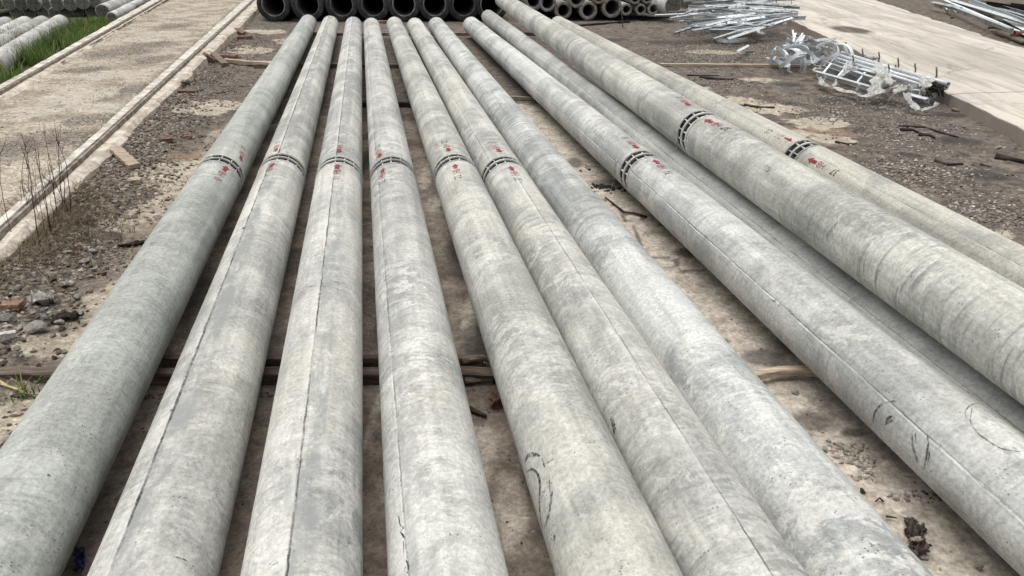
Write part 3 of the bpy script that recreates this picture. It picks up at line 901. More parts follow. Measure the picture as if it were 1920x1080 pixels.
LABEL = {
    'A': 'leftmost long concrete pole, smooth grey-green, lying next to the rubble bank',
    'B': 'second long pole from the left, with a rough dark seam beside a grey stained band',
    'C': 'third long pole from the left, pale with a fine dark seam running down its middle',
    'D': 'fourth long pole from the left, white blotched, with a small black scribble near the camera',
    'E': 'fifth long pole from the left, with curved black scuffs on its near left side',
    'F': 'sixth long pole from the left, jointed, pressed against the blotchy pole without a joint',
    'G': 'bluish white blotchy pole without any flange joint, left edge of the wide bare gap',
    'H': 'pale pole with black arc scuffs near the camera, right edge of the wide bare gap',
    'I': 'darker plain grey pole without a joint, wedged low between two pale poles',
    'J': 'thickest pole, yellowish with dark hoop streaks and a wire hanging from its joint',
    'K': 'rightmost long pole, beige, lying along the dark gravelly dirt',
}
ROOT = {}
for i, (key, P) in enumerate(POLES.items()):
    root = empty('concrete_pole', P['o'], P['phi']); ROOT[key] = root
    tag(root, LABEL[key], 'concrete pole', 'long concrete poles laid side by side on timbers')
    mat = concrete_mat('pole concrete ' + key, **CP[key])
    thn = on_pole(P, *SEAM[key][0])[0]; thf = on_pole(P, *SEAM[key][1])[0]
    sm = CP[key]['seam']
    nrm = math.hypot(P['b'], 1)
    st = (P['t'] - P['y0']) * nrm; sn = (NEAR_END - P['y0']) * nrm
    if P['j']:
        shaft(P, .0865, st, thf, mat, root, sm, 100 + i * 7)
        ns = shaft(P, sn, -.0865, thn, mat, root, sm, 103 + i * 7)
        if 'kink' in P: ns.rotation_euler = (0, 0, -P['kink'])
        joint(P, root, 60 + i)
    else:
        shaft(P, sn, st, thn, mat, root, sm, 100 + i * 7)

# stencils beside every joint (number, letters, arrow towards the joint)
STEN = {'A': ((462, 268), (415, 322)), 'B': ((518, 270), (500, 322)), 'C': ((634, 275), (628, 325)), 'D': ((706, 280), (713, 325)), 'E': ((834, 272), (851, 320)),
        'F': ((933, 282), (963, 325)), 'H': ((1182, 266), (1230, 308)), 'J': ((1290, 193), (1350, 232)), 'K': ((1448, 252), (1530, 305))}
NUM = {'A': '10', 'B': '31', 'C': '11', 'D': '32', 'E': '22', 'F': '37', 'H': '31', 'J': '37', 'K': '37'}
for key, (pf, pn) in STEN.items():
    P = POLES[key]; big = key in 'JK'
    g = .06 if key == 'K' else .02
    tot = .085 + g + .198
    red = key in 'AC'
    t, s = on_pole(P, *pf); stencil(P, ROOT[key], t, .15 + tot if key != 'J' else .2 + tot, False, NUM[key], not red, gap=g)
    t, s = on_pole(P, *pn); stencil(P, ROOT[key], t, -.15 - tot if key != 'K' else -.2 - tot, True, NUM[key], not red, gap=g)


def px_scuff(key, pts, width, mat=None, name='scuff_mark'):
    P = POLES[key]
    return scuff(P, ROOT[key], [on_pole(P, *p) for p in pts], width, mat, name)

# black scuffs (pixels surveyed on the photograph)
for pts, w in (([(985, 868), (990, 855), (1000, 852), (1013, 855)], .014), ([(988, 885), (998, 880), (1009, 890), (1013, 910), (1012, 935), (1014, 970), (1018, 990)], .011),
               ([(1036, 922), (1033, 945), (1028, 970), (1021, 993)], .012), ([(1030, 895), (1033, 930)], .004), ([(1016, 858), (1022, 875), (1018, 868)], .005), ([(1041, 1002), (1039, 1015)], .012), ([(1025, 870), (1040, 860)], .005)):
    px_scuff('E', pts, w)
for pts, w in (([(1638, 795), (1640, 775), (1652, 760), (1668, 753), (1682, 752)], .007), ([(1660, 797), (1666, 785), (1674, 780)], .010), ([(1660, 796), (1670, 790), (1680, 783)], .006),
               ([(1711, 815), (1712, 835), (1716, 850), (1722, 868)], .009), ([(1739, 815), (1741, 835), (1737, 860), (1733, 880)], .008), ([(1744, 845), (1742, 862), (1739, 872)], .006),
               ([(1717, 810), (1718, 830)], .004), ([(1822, 765), (1820, 790), (1830, 808), (1850, 825), (1880, 842), (1915, 848)], .005), ([(1812, 785), (1810, 772), (1820, 760), (1835, 757)], .004)):
    px_scuff('H', pts, w)
for pts, w in (([(748, 968), (751, 985)], .004), ([(751, 985), (757, 990), (752, 998), (758, 1003)], .004), ([(753, 1000), (760, 1010)], .004), ([(757, 1015), (758, 1025), (758, 1040)], .003), ([(761, 1050), (766, 1060), (765, 1075)], .004)):
    px_scuff('D', pts, w, M['black_paint'], 'black_scribble')
px_scuff('C', [(545, 555), (565, 542), (600, 537), (640, 545), (657, 552)], .0028)
px_scuff('C', [(625, 528), (636, 531)], .006)
px_scuff('F', [(1375, 975), (1385, 985), (1395, 1000), (1402, 1012)], .010)
px_scuff('B', [(250, 745), (285, 748)], .003)
px_scuff('A', [(88, 890), (94, 893)], .008)
px_scuff('A', [(280, 458), (292, 455)], .008)
px_scuff('B', [(325, 1044), (338, 1047), (350, 1052)], .004)
px_scuff('G', [(1195, 712), (1202, 722)], .012)
px_scuff('J', [(1433, 316), (1438, 311), (1443, 316), (1439, 322), (1434, 320)], .010)
px_scuff('J', [(1398, 246), (1420, 256), (1440, 266)], .012, M['black_paint'], 'black_scribble')
px_scuff('J', [(1445, 268), (1462, 278), (1485, 288)], .010, M['black_paint'], 'black_scribble')
px_scuff('J', [(1452, 281), (1470, 291)], .008, M['red_paint'], 'painted_dash')
px_scuff('F', [(1146, 785), (1152, 800), (1153, 815)], .02)

# pale wires left hanging at two joints
for key, pts in (('H', [(1158, 300), (1154, 318), (1152, 335), (1150, 344)]), ('J', [(1276, 238), (1273, 255), (1272, 272), (1268, 279), (1262, 281)])):
    P = POLES[key]
    b = MB(); W = []
    for p in pts:
        t, s = on_pole(P, *p)
        W.append(cyl(P, t, s, .008))
    W[-1] = W[-1] + Vector((-.03, -.01, -.03))
    b.tube(W, .004, 5); b.build('tie_wire', M['wire'], ROOT[key], True)

# ------------------------------------------------------------------ timbers, sticks, bricks on the yard
def gz(x, y): return float(ground_z(x, y))


def plank(name, p, q, w, h, mat, label, cat='timber', group=None, bow=.0, seg=10, tone_seed=0):
    p, q = Vector(p), Vector(q)
    c = (p + q) / 2
    root_loc = Vector((c.x, c.y, min(p.z, q.z)))
    rnd = random.Random(int(abs(p.x * 91 + p.y * 37) * 100))
    b = MB(); pts, sc = [], []
    d = (q - p).normalized(); sd = d.cross(Vector((0, 0, 1))).normalized()
    for i in range(seg + 1):
        t = i / seg
        pts.append(p.lerp(q, t) - root_loc + sd * (bow * math.sin(PI * t) + rnd.uniform(-1, 1) * w * .06) + Vector((0, 0, rnd.uniform(-1, 1) * h * .05)))
        sc.append(rnd.uniform(.92, 1.05))
    b.sweep(pts, [(-w / 2, -h / 2), (w / 2, -h / 2), (w / 2, h * .42), (w * .42, h / 2), (-w * .42, h / 2), (-w / 2, h * .42)], scale=sc)
    o = b.build(name, mat, None)
    o.location = root_loc
    return tag(o, label, cat, group)

def bearer(px0, px1, py, w, h, mat, label, dz=0):
    p, q = at(px0, py, -.035 + dz), at(px1, py, -.035 + dz)
    return plank('timber_bearer', p, q, w, h, mat, label, 'timber', 'timber bearers under the poles', seg=24)

bearer(-160, 925, 706, .06, .062, M['wood'], 'nearest thick timber bearer under the left poles, its end showing at the left edge')
bearer(288, 905, 676, .035, .04, M['wood'], 'thin timber just behind the nearest bearer, seen in the gaps between poles')
bearer(640, 905, 196, .08, .064, M['dark_wood'], 'bearer under the far pole sections, coloured black for the shadow beneath it')  # black wood paints in the shadow below this timber
bearer(478, 800, 124, .08, .064, M['wood'], 'brown bearer under the left poles, in line with the long pale stick')
bearer(560, 905, 64, .10, .062, M['wood'], 'wide bearer under the far tips of the poles')
bearer(1680, 1990, 740, .07, .066, M['wood'], 'hidden end of a bearer under the pale scuffed pole at the right')
bearer(1250, 1480, 330, .07, .066, M['dark_wood'], 'bearer under the thickest pole by its joint')
bearer(930, 1090, 64, .1, .066, M['wood'], 'far bearer under the tips of the right-hand poles')


def stick(pts, r, mat, label, name='stick', cat='stick', group=None, z=.012, seg=5):
    W = []
    for p in pts:
        q = at(*p[:2]); q.z = gz(q.x, q.y) + z + (p[2] if len(p) > 2 else 0)
        W.append(q)
    o0 = W[0].copy()
    b = MB(); n = len(W)
    b.tube([w - o0 for w in W], r, seg, [1.0 - .5 * i / max(1, n - 1) for i in range(n)])
    o = b.build(name, mat, None, True); o.location = o0
    return tag(o, label, cat, group)

def flat_stick(a, c, w, h, mat, label, z=.02, z2=None, name='plank', cat='plank', bow=0):
    p, q = at(*a), at(*c)
    p.z = gz(p.x, p.y) + z; q.z = gz(q.x, q.y) + (z if z2 is None else z2)
    return plank(name, p, q, w, h, mat, label, cat, None, bow)

flat_stick((1405, 722), (1560, 716), .036, .03, M['pale_wood'], 'pale bent stick of timber lying across the wide gap at the right', z=.045, bow=-.03)
flat_stick((423, 121), (530, 126), .07, .05, M['pale_wood'], 'long pale stick running from the leaning board to the leftmost pole', z=.03)
flat_stick((386, 101), (424, 128), .10, .05, M['wood'], 'short brown board leaning on the side of the rail beam', z=.16, z2=.03)
flat_stick((1238, 124), (1535, 126), .06, .035, M['pale_wood'], 'long thin lath lying on the dirt before the heap of hoops', z=.02)
flat_stick((940, 187), (1010, 190), .035, .03, M['pale_wood'], 'short pale stick across the far end of the wide gap', z=.03)
flat_stick((225, 312), (258, 335), .09, .035, M['pale_wood'], 'broken pale board on the rubble near the left beam', z=.06, z2=.03)
flat_stick((-20, 668), (40, 655), .03, .022, M['wire'], 'white stick poking in at the left edge above the nearest bearer', z=.04)
flat_stick((1848, 218), (1890, 232), .10, .02, M['pale_wood'], 'pale splinter of board at the foot of the road edge', z=.02)
flat_stick((1785, 207), (1850, 216), .06, .02, M['wood'], 'brown slat lying along the foot of the road edge', z=.02)
flat_stick((1080, 50), (1180, 42), .06, .05, M['dark_wood'], 'dark short beam under the grey pipes', z=.02)
stick([(1288, 143), (1320, 143), (1348, 145)], .012, M['dark_wood'], 'dark thin stick on the dirt right of the far poles', z=.015)
stick([(1312, 147), (1345, 150), (1375, 151)], .018, M['dark_wood'], 'dark fatter stick just below the thin dark stick')
stick([(1685, 239), (1728, 240), (1770, 252), (1796, 261)], .014, M['dark_wood'], 'long dark curved root on the gravel below the plastic-wrapped bundle')
stick([(1688, 247), (1710, 246), (1722, 249)], .02, M['dark_wood'], 'short black chunk of root under the long curved root')
stick([(1722, 254), (1745, 256), (1752, 260)], .02, M['dark_wood'], 'second black chunk of root under the long curved root')
stick([(1752, 304), (1775, 310), (1805, 311)], .016, M['dark_wood'], 'dark bent stick on the gravel lower right')
stick([(1838, 310), (1858, 315)], .010, M['dark_wood'], 'tiny dark stick right of the dark bent stick')
stick([(1865, 298), (1895, 303), (1925, 306)], .035, M['dark_wood'], 'dark purple-brown lump of bark at the right edge')
stick([(1395, 198), (1425, 203), (1452, 205)], .02, M['dark_wood'], 'dark rotten stick on the sandy patch')
stick([(1565, 268), (1590, 271), (1606, 270)], .012, M['dark_wood'], 'short dark stick beside the joint of the rightmost pole')
stick([(878, 770), (895, 778), (912, 785)], .012, M['dark_wood'], 'dark branch between two poles beside a fallen brick')
stick([(868, 690, .02), (905, 686, .03), (925, 692, .02)], .018, M['wood'], 'broken brown stick on the nearest bearer')
stick([(872, 722, .01), (925, 718, .01)], .02, M['wood'], 'second broken brown stick beside the nearest bearer')
stick([(1147, -8, 1.0), (1157, 20, .55), (1168, 52, .0)], .02, M['dark_wood'], 'thin dark pole leaning on the stack of grey pipes')
stick([(1212, 410), (1190, 403), (1170, 400), (1150, 384), (1134, 372)], .009, M['dark_wood'], 'thin black twig on the tan mud in the wide gap')
stick([(1660, 973), (1672, 974), (1680, 976)], .004, M['dark_wood'], 'tiny twig on the mud above the crumpled leather')
stick([(1655, 945), (1648, 938), (1640, 945)], .004, M['dark_wood'], 'tiny curled twig on the mud near the right foreground pole')
stick([(236, 300), (243, 318), (249, 328)], .008, M['stalk'], 'thin red-brown stick stuck in the rubble')
stick([(8, 735), (40, 742), (70, 752)], .006, M['straw'], 'yellowish straw blade below the end of the nearest bearer')
stick([(0, 730), (22, 738), (48, 740)], .006, M['straw'], 'second yellowish straw blade below the bearer end')


def ico(sub=1):
    bm = bmesh.new(); bmesh.ops.create_icosphere(bm, subdivisions=sub, radius=1.0)
    v = np.array([x.co[:] for x in bm.verts]); bm.verts.ensure_lookup_table()
    f = np.array([[q.index for q in fc.verts] for fc in bm.faces]); bm.free()
    return v, f

def rock_mesh(seed, sub=2, flat=.6):
    rnd = np.random.default_rng(seed)
    v, f = ico(sub)
    for _ in range(11):                                              # cut facets
        n = rnd.normal(size=3); n /= np.linalg.norm(n); h = rnd.uniform(.32, .7)
        d = v @ n
        v = v - np.clip(d - h, 0, None)[:, None] * n
    v = v * (1 + rnd.normal(size=(len(v), 1)) * .03) * np.array([1, rnd.uniform(.6, .9), flat * rnd.uniform(.7, 1.1)])
    me = bpy.data.meshes.new('rock'); me.from_pydata(v.tolist(), [], f.tolist()); me.update()
    return me

RM = [rock_mesh(s) for s in range(9)]
for me in RM: me.materials.append(M['rock'])

def rock(px, py, size, label, group=None, mesh=None, mat=None, sink=.25, name='rock', cat='rock', rz=None):
    p = at(px, py)
    p.z = gz(p.x, p.y)
    p = at(px, py, p.z); p.z = gz(p.x, p.y) + size * .45 * (1 - sink)
    me = mesh or random.choice(RM)
    if mat:
        me = me.copy(); me.materials.clear(); me.materials.append(mat)
    o = bpy.data.objects.new(name, me); col.objects.link(o)
    o.location = p; o.scale = (size, size, size); o.rotation_euler = (random.uniform(-.3, .3), random.uniform(-.3, .3), random.uniform(0, 6.28) if rz is None else rz)
    return tag(o, label, cat, group)

rock(61, 625, .065, 'largest pale angular stone in the near left rubble, above the sand patch')
rock(172, 472, .04, 'pinkish rounded stone at the right edge of the left rubble')
rock(120, 533, .055, 'dark wedge stone in the middle of the left rubble')
rock(5, 597, .05, 'greyish-green stone cut by the left edge of the picture')
rock(108, 608, .035, 'pale flat stone right above the largest angular stone')
rock(155, 495, .045, 'dark rounded stone near the leftmost pole')
rock(352, 163, .11, 'white lump of broken concrete at the foot of the rail beam')
rock(1475, 860, .016, 'stray pale pebble left of the pebble cluster')
rock(1545, 845, .018, 'isolated white pebble beside the blotchy pole without a joint')
rock(1735, 1049, .018, 'grey pebble just below the crumpled leather')
rock(1835, 1068, .02, 'pebble at the lower right corner under the pale scuffed pole')
rock(1890, 1052, .022, 'pebble close to the pale scuffed pole in the lower right corner')
rock(1736, 732, .02, 'small brown clod beside the pale bent stick')
rock(1490, 738, .022, 'brown clod just below the pale bent stick')
rock(1616, 925, .018, 'dark grey stone peeping out beside the blotchy pole without a joint', mat=M['leather'])
rock(1872, 278, .04, 'lone pale stone on the dark dirt at the far right')
rock(1808, 240, .03, 'small white stone near the long curved root')
rock(1460, 128, .05, 'grey stone beneath the heap of hoops')
for (px, py, s) in [(135, 470, .04), (190, 470, .035), (205, 452, .035), (165, 515, .03), (180, 508, .035), (145, 560, .035), (95, 545, .03), (75, 560, .04), (60, 590, .035), (90, 580, .03), (35, 610, .04), (20, 640, .03),
                    (130, 590, .025), (50, 548, .03), (110, 495, .035), (85, 505, .03), (60, 520, .03), (30, 535, .04), (150, 440, .03), (180, 430, .03), (225, 400, .035), (210, 375, .03), (250, 355, .035), (275, 330, .03), (190, 345, .035),
                    (160, 380, .03), (300, 300, .04), (270, 290, .04), (320, 260, .045), (290, 250, .04), (335, 205, .045), (345, 190, .05), (362, 180, .04), (300, 235, .04), (400, 150, .05), (410, 165, .04), (370, 230, .03), (230, 330, .03),
                    (140, 400, .03), (115, 425, .03), (45, 505, .03), (15, 520, .03), (5, 560, .035), (40, 665, .03), (28, 690, .025), (55, 690, .02), (45, 697, .02), (385, 185, .04), (255, 310, .04), (215, 420, .03)]:
    rock(px + random.uniform(-4, 4), py + random.uniform(-3, 3), s * random.uniform(.6, .9), 'broken grey stone among the loose rubble between the near rail beam and the leftmost pole', 'loose stones of the left rubble bank')


def brick_mesh(seed, lx_, ly_, lz_):
    rnd = random.Random(seed); b = MB(); b.box(0, 0, 0, lx_, ly_, lz_)
    me = b.mesh('brick'); bm = bmesh.new(); bm.from_mesh(me)
    bmesh.ops.subdivide_edges(bm, edges=bm.edges, cuts=2, use_grid_fill=True)
    for v in bm.verts: v.co += Vector((rnd.uniform(-1, 1), rnd.uniform(-1, 1), rnd.uniform(-1, 1))) * min(lx_, ly_, lz_) * .17
    bmesh.ops.recalc_face_normals(bm, faces=bm.faces)
    bm.to_mesh(me); bm.free(); me.materials.append(M['brick'])
    return me

def brick(px, py, label, L=.2, W=.1, H=.055, rz=0, tilt=0, name='brick', mat=None):
    p = at(px, py); p = at(px, py, gz(p.x, p.y)); me = brick_mesh(int(px * 7 + py), L, W, H)
    if mat: me.materials.clear(); me.materials.append(mat)
    o = bpy.data.objects.new(name, me); col.objects.link(o)
    p.z = gz(p.x, p.y) + H * .45 + abs(math.sin(tilt)) * L * .3
    o.location = p; o.rotation_euler = (tilt * .5, tilt, rz)
    return tag(o, label, 'brick')

brick(24, 578, 'orange-brown brick lying in the near left rubble', .09, .06, .03, .1)
brick(932, 760, 'dark reddish brick end wedged between two poles by the nearest bearer', .055, .045, .04, .5, .4, mat=M['dark_brick'])
brick(460, 74, 'orange broken brick beside the far part of the rail beam', .26, .14, .06, .4)
brick(449, 66, 'second orange brick touching the broken brick by the rail beam', .22, .12, .06, -.3, .3)
brick(396, 119, 'red brick tipped against the rail beam behind the leaning board', .2, .12, .06, .9, .7)
brick(426, 109, 'flat brown-red brick slab lying behind the long pale stick', .3, .12, .05, -.1)
brick(352, 172, 'orange tile fragment in front of the white concrete lump', .2, .1, .03, .2)
brick(312, 262, 'dark red chip in the far rubble', .1, .06, .04, .5)
brick(352, 257, 'small bright red chip on the mud near the leftmost pole', .07, .05, .03, .1)
brick(716, 44, 'orange brick between the far tips of two poles', .3, .14, .06, .1)
brick(1262, 52 + 210, 'reddish chip beside the dirt edge of the rightmost pole', .06, .04, .02)
brick(1558, 78, 'long red-brown brick piece behind the hoops at the road edge', .5, .12, .08, -.3)
brick(1912, 72, 'red brick at the far side of the road by the right edge', .3, .14, .14, .2, mat=M['red_rust'])
brick(221, 255, 'yellowish tile chip lying on the ledge of the near rail beam', .12, .05, .02, .3, mat=M['pale_wood'])
brick(252, 338, 'square pale tile chip at the foot of the broken pale board', .09, .07, .03, .2, mat=M['pale_wood'])

# ------------------------------------------------------------------ loose gravel and rubble (uncountable)
def stones(name, N, sampler, smin, smax, label, mat, seed, pw=2.2, flat=.65, zoff=.2):
    rng = np.random.default_rng(seed)
    v0, f0 = ico(1)
    pts = sampler(rng, N)
    N = len(pts)
    size = smin + (smax - smin) * rng.random(N) ** pw
    V = np.empty((N, len(v0), 3), np.float32)
    j = np.clip(rng.normal(size=(N, len(v0), 1)) * .30 + 1, .45, 1.6)
    ang = rng.random(N) * 6.283; ca, sa = np.cos(ang), np.sin(ang)
    sh = np.stack([np.ones(N), rng.uniform(.55, 1, N), flat * rng.uniform(.6, 1.1, N)], -1)
    loc = v0[None] * j * sh[:, None, :] * size[:, None, None]
    tx, tz = loc[..., 0], loc[..., 2]
    tilt = rng.normal(size=N) * .35; ct, st_ = np.cos(tilt)[:, None], np.sin(tilt)[:, None]
    loc = np.stack([tx * ct + tz * st_, loc[..., 1], -tx * st_ + tz * ct], -1)
    V[..., 0] = loc[..., 0] * ca[:, None] - loc[..., 1] * sa[:, None] + pts[:, 0:1]
    V[..., 1] = loc[..., 0] * sa[:, None] + loc[..., 1] * ca[:, None] + pts[:, 1:2]
    V[..., 2] = loc[..., 2] + ground_z(pts[:, 0], pts[:, 1])[:, None] + (size * zoff)[:, None]
    F = (f0[None] + (np.arange(N) * len(v0))[:, None, None]).reshape(-1, 3)
    me = bpy.data.meshes.new(name)
    me.vertices.add(N * len(v0)); me.vertices.foreach_set('co', V.ravel())
    me.loops.add(F.size); me.loops.foreach_set('vertex_index', F.ravel().astype(np.int32))
    me.polygons.add(len(F)); me.polygons.foreach_set('loop_start', np.arange(0, F.size, 3, dtype=np.int32))
    me.update(calc_edges=True)
    smooth(me, False)
    for nm, a in (('tone', rng.random(N) ** 1.3), ('hue', rng.random(N))):
        t = me.attributes.new(nm, 'FLOAT', 'POINT'); t.data.foreach_set('value', np.repeat(a, len(v0)).astype(np.float32))
    return tag(link_mesh(name, me, mat), label, 'gravel', kind='stuff')

M['rubble'] = attr_mat('loose rubble', (0.075, 0.062, 0.05), (0.38, 0.335, 0.28), extra=(0.24, 0.165, 0.125))
M['gravel'] = attr_mat('loose gravel', (0.085, 0.074, 0.064), (0.44, 0.405, 0.36), extra=(0.60, 0.55, 0.50))
M['track_gravel'] = attr_mat('track gravel', (0.19, 0.17, 0.145), (0.52, 0.48, 0.42), extra=(0.62, 0.58, 0.52))
M['pebble'] = attr_mat('pebbles', (0.22, 0.20, 0.17), (0.48, 0.44, 0.38))

def samp_bank(rng, N):
    y = rng.uniform(1.6, 14, N * 3); d = np.abs(rng.normal(size=N * 3)) * .32 - .04
    x = lx(R1_right, y) + d
    keep = (rng.random(N * 3) < np.where(y < 8, 1.0, .35)) & (x < -1.36 - .19 * y + .25) & (vnoise(x * 2.2, y * 2.2, 77, 3) + .12 * rng.random(N * 3) > .42)
    return np.stack([x, y], -1)[keep][:N]

def samp_left_yard(rng, N):
    y = rng.uniform(1.6, 14, N * 3); t = rng.random(N * 3)
    x = lx(R1_right, y) + t * (-1.25 - .195 * y - lx(R1_right, y))
    keep = vnoise(x * 1.6, y * 1.6, 78, 4) > .52
    return np.stack([x, y], -1)[keep][:N]

def samp_blobs(L, sp=.62):
    def f(rng, N):
        w = np.array([b[2] * b[3] for b in L]); w = w / w.sum()
        i = rng.choice(len(L), N, p=w); B = np.array(L)[i]
        g = rng.normal(size=(N, 2)) * sp
        x = B[:, 0] + g[:, 0] * B[:, 2]; y = B[:, 1] + g[:, 1] * B[:, 3]
        keep = (x < lx(RD_near, y) - .03) & (vnoise(x * 2.5, y * 2.5, 79, 3) > .40) & (y > .5)
        return np.stack([x, y], -1)[keep]
    return f

def samp_track(rng, N):
    y = rng.uniform(5, 20, N * 2); t = rng.random(N * 2)
    xa, xb = lx(R2_rail, y) + .15, lx(R1_left, y) - .03
    x = xa + (xb - xa) * t
    keep = ((blobs(TGREY, x, y) > .3) & (rng.random(N * 2) > .3)) | (rng.random(N * 2) < .12)
    return np.stack([x, y], -1)[keep][:N]

stones('rubble_bed', 10000, samp_bank, .003, .022, 'loose grey rubble banked against the near rail beam', M['rubble'], 1)
stones('loose_chips', 3600, samp_left_yard, .003, .016, 'scattered chips on the dirt left of the poles', M['rubble'], 2)
GR_R = [b for b in GRAV if b[0] > 1.5]
stones('gravel_bed', 15000, samp_blobs(GR_R, .8), .003, .015, 'grey gravel strewn over the dirt right of the poles', M['gravel'], 3)
stones('track_gravel', 9000, samp_track, .003, .012, 'tan gravel between the two rail beams', M['track_gravel'], 4)
PB = [blob(*b) for b in [(1580, 850, 25, 16), (1610, 872, 34, 18), (1625, 890, 22, 9), (1595, 838, 30, 8), (1570, 838, 14, 10), (1680, 930, 20, 6)]]
stones('pebble_patch', 200, samp_blobs(PB), .005, .0135, 'patch of tan pebbles on the mud in the wide gap', M['pebble'], 5, 1.2)
DB = [blob(*b) for b in [(1110, 335, 34, 12), (1135, 345, 25, 10), (1160, 335, 18, 12)]]
M['coal'] = attr_mat('dark crumbs', (0.012, 0.011, 0.011), (0.06, 0.055, 0.052))
stones('dark_crumbs', 700, samp_blobs(DB), .006, .02, 'heap of black crumbs under the joint of the pale scuffed pole', M['coal'], 6, 1.5)
M['debris'] = attr_mat('dark debris', (0.06, 0.05, 0.042), (0.24, 0.20, 0.165))
def samp_gap(rng, N):
    y = rng.uniform(1.2, 8, N); x = rng.uniform(-1.4, 2.0, N) - .188 * y
    keep = vnoise(x * 3, y * 3, 83, 4) > .47
    return np.stack([x, y], -1)[keep]
M['grit'] = attr_mat('mud grit', (0.06, 0.05, 0.04), (0.34, 0.28, 0.22))
stones('mud_grit', 9000, samp_gap, .0015, .007, 'grit and small clods on the mud between the poles', M['grit'], 8, 2.5)
DB2 = [blob(*b) for b in [(900, 745, 26, 14), (905, 770, 22, 14), (885, 715, 20, 10), (300, 745, 40, 8), (500, 745, 30, 6), (1330, 690, 60, 10), (1500, 745, 40, 8), (1860, 900, 40, 20), (1750, 930, 50, 12)]]
stones('dirt_crumbs', 450, samp_blobs(DB2), .002, .009, 'brown crumbs and chips beside the bearers', M['debris'], 7, 1.5)

# ------------------------------------------------------------------ crumpled leather, blue scrap, twisted black plastic
def crumple(name, pts, width, mat, label, cat, z=.03, seed=0, thick=.004, amp=.02, nu=9, group=None, z_of=None):
    """A wrinkled ribbon through ground points: solid, folded across its width."""
    rng = random.Random(seed)
    W = [p if isinstance(p, Vector) else at(*p) for p in pts]
    o0 = sum(W, Vector()) / len(W); o0.z = gz(o0.x, o0.y)
    fine = []
    for i in range(len(W) - 1):
        for k in range(6): fine.append(W[i].lerp(W[i + 1], k / 6))
    fine.append(W[-1])
    b = MB(); N = len(fine)
    ph = [rng.uniform(0, 6.28) for _ in range(4)]
    for i, p in enumerate(fine):
        d = (fine[min(i + 1, N - 1)] - fine[max(i - 1, 0)]); d.z = 0; d.normalize()
        sd = Vector((-d.y, d.x, 0))
        wv = width * (.75 + .25 * math.sin(i * .7 + ph[0])) * rng.uniform(.85, 1.1)
        for j in range(nu):
            t = j / (nu - 1) - .5
            fold = amp * (math.sin(t * 13 + ph[1] + i * .35) * .5 + .7 * math.sin(t * 7 - i * .5 + ph[2]) + rng.uniform(-.4, .4))
            zz = (p.z - o0.z if z_of else gz(p.x, p.y) - o0.z) + z + fold
            q = p + sd * (t * wv) - o0
            b.v.append((q.x + rng.uniform(-1, 1) * amp * .3, q.y + rng.uniform(-1, 1) * amp * .3, max(zz, .002) if not z_of else zz))
        if i:
            for j in range(nu - 1):
                a = (i - 1) * nu + j; c = i * nu + j
                b.f.append((a, a + 1, c + 1, c))
    o = b.build(name, mat, None, True); o.location = o0
    md = o.modifiers.new('thickness', 'SOLIDIFY'); md.thickness = thick; md.offset = 0
    return tag(o, label, cat, group)

def leather():
    root = empty('leather_glove', at(1713, 1010)); tag(root, 'crumpled dark brown leather work glove lying on the mud in the wide gap', 'glove')
    for nm, pts, w, mat, z, sd, amp in (('palm', [(1706, 979), (1706, 992), (1708, 1006), (1711, 1018), (1714, 1030)], .036, M['leather'], .016, 31, .013), ('thumb', [(1728, 991), (1724, 1001), (1718, 1009), (1712, 1016)], .030, M['leather'], .012, 32, .009),
                                        ('torn_strip', [(1727, 996), (1728, 1006), (1730, 1013)], .010, M['leather'], .006, 33, .003), ('cuff', [(1703, 1034), (1711, 1040), (1721, 1041), (1730, 1034), (1731, 1026)], .036, M['leather'], .020, 34, .014),
                                        ('folded_lining', [(1703, 1030), (1711, 1027), (1720, 1028)], .020, M['leather_pale'], .038, 35, .006)):
        o = crumple(nm, pts, w, mat, None, None, z, sd, .004, amp, 9)
        loc = o.location.copy(); o.parent = root; o.location = loc - root.location
leather()
crumple('blue_scrap', [(150, 1045), (158, 1056), (156, 1072), (150, 1082)], .03, M['blue'], 'scrap of blue plastic between the two leftmost poles at the bottom edge', 'plastic scrap', .03, 3, amp=.012)
crumple('black_rag', [(100, 612), (120, 608), (142, 603), (150, 598)], .07, M['coal'] if False else M['dark_wood'], 'black shredded rag at the edge of the near sand patch', 'rag', .02, 4, amp=.016)
crumple('dark_rag', [(225, 470), (255, 462), (272, 460)], .05, M['dark_wood'], 'dark wisp of bark touching the leftmost pole', 'bark', .015, 5, amp=.012)
crumple('grey_wrapper', [(72, 575), (92, 582), (108, 578)], .09, M['rock'], 'crumpled grey wrapper on the left rubble', 'wrapper', .03, 6, amp=.02)

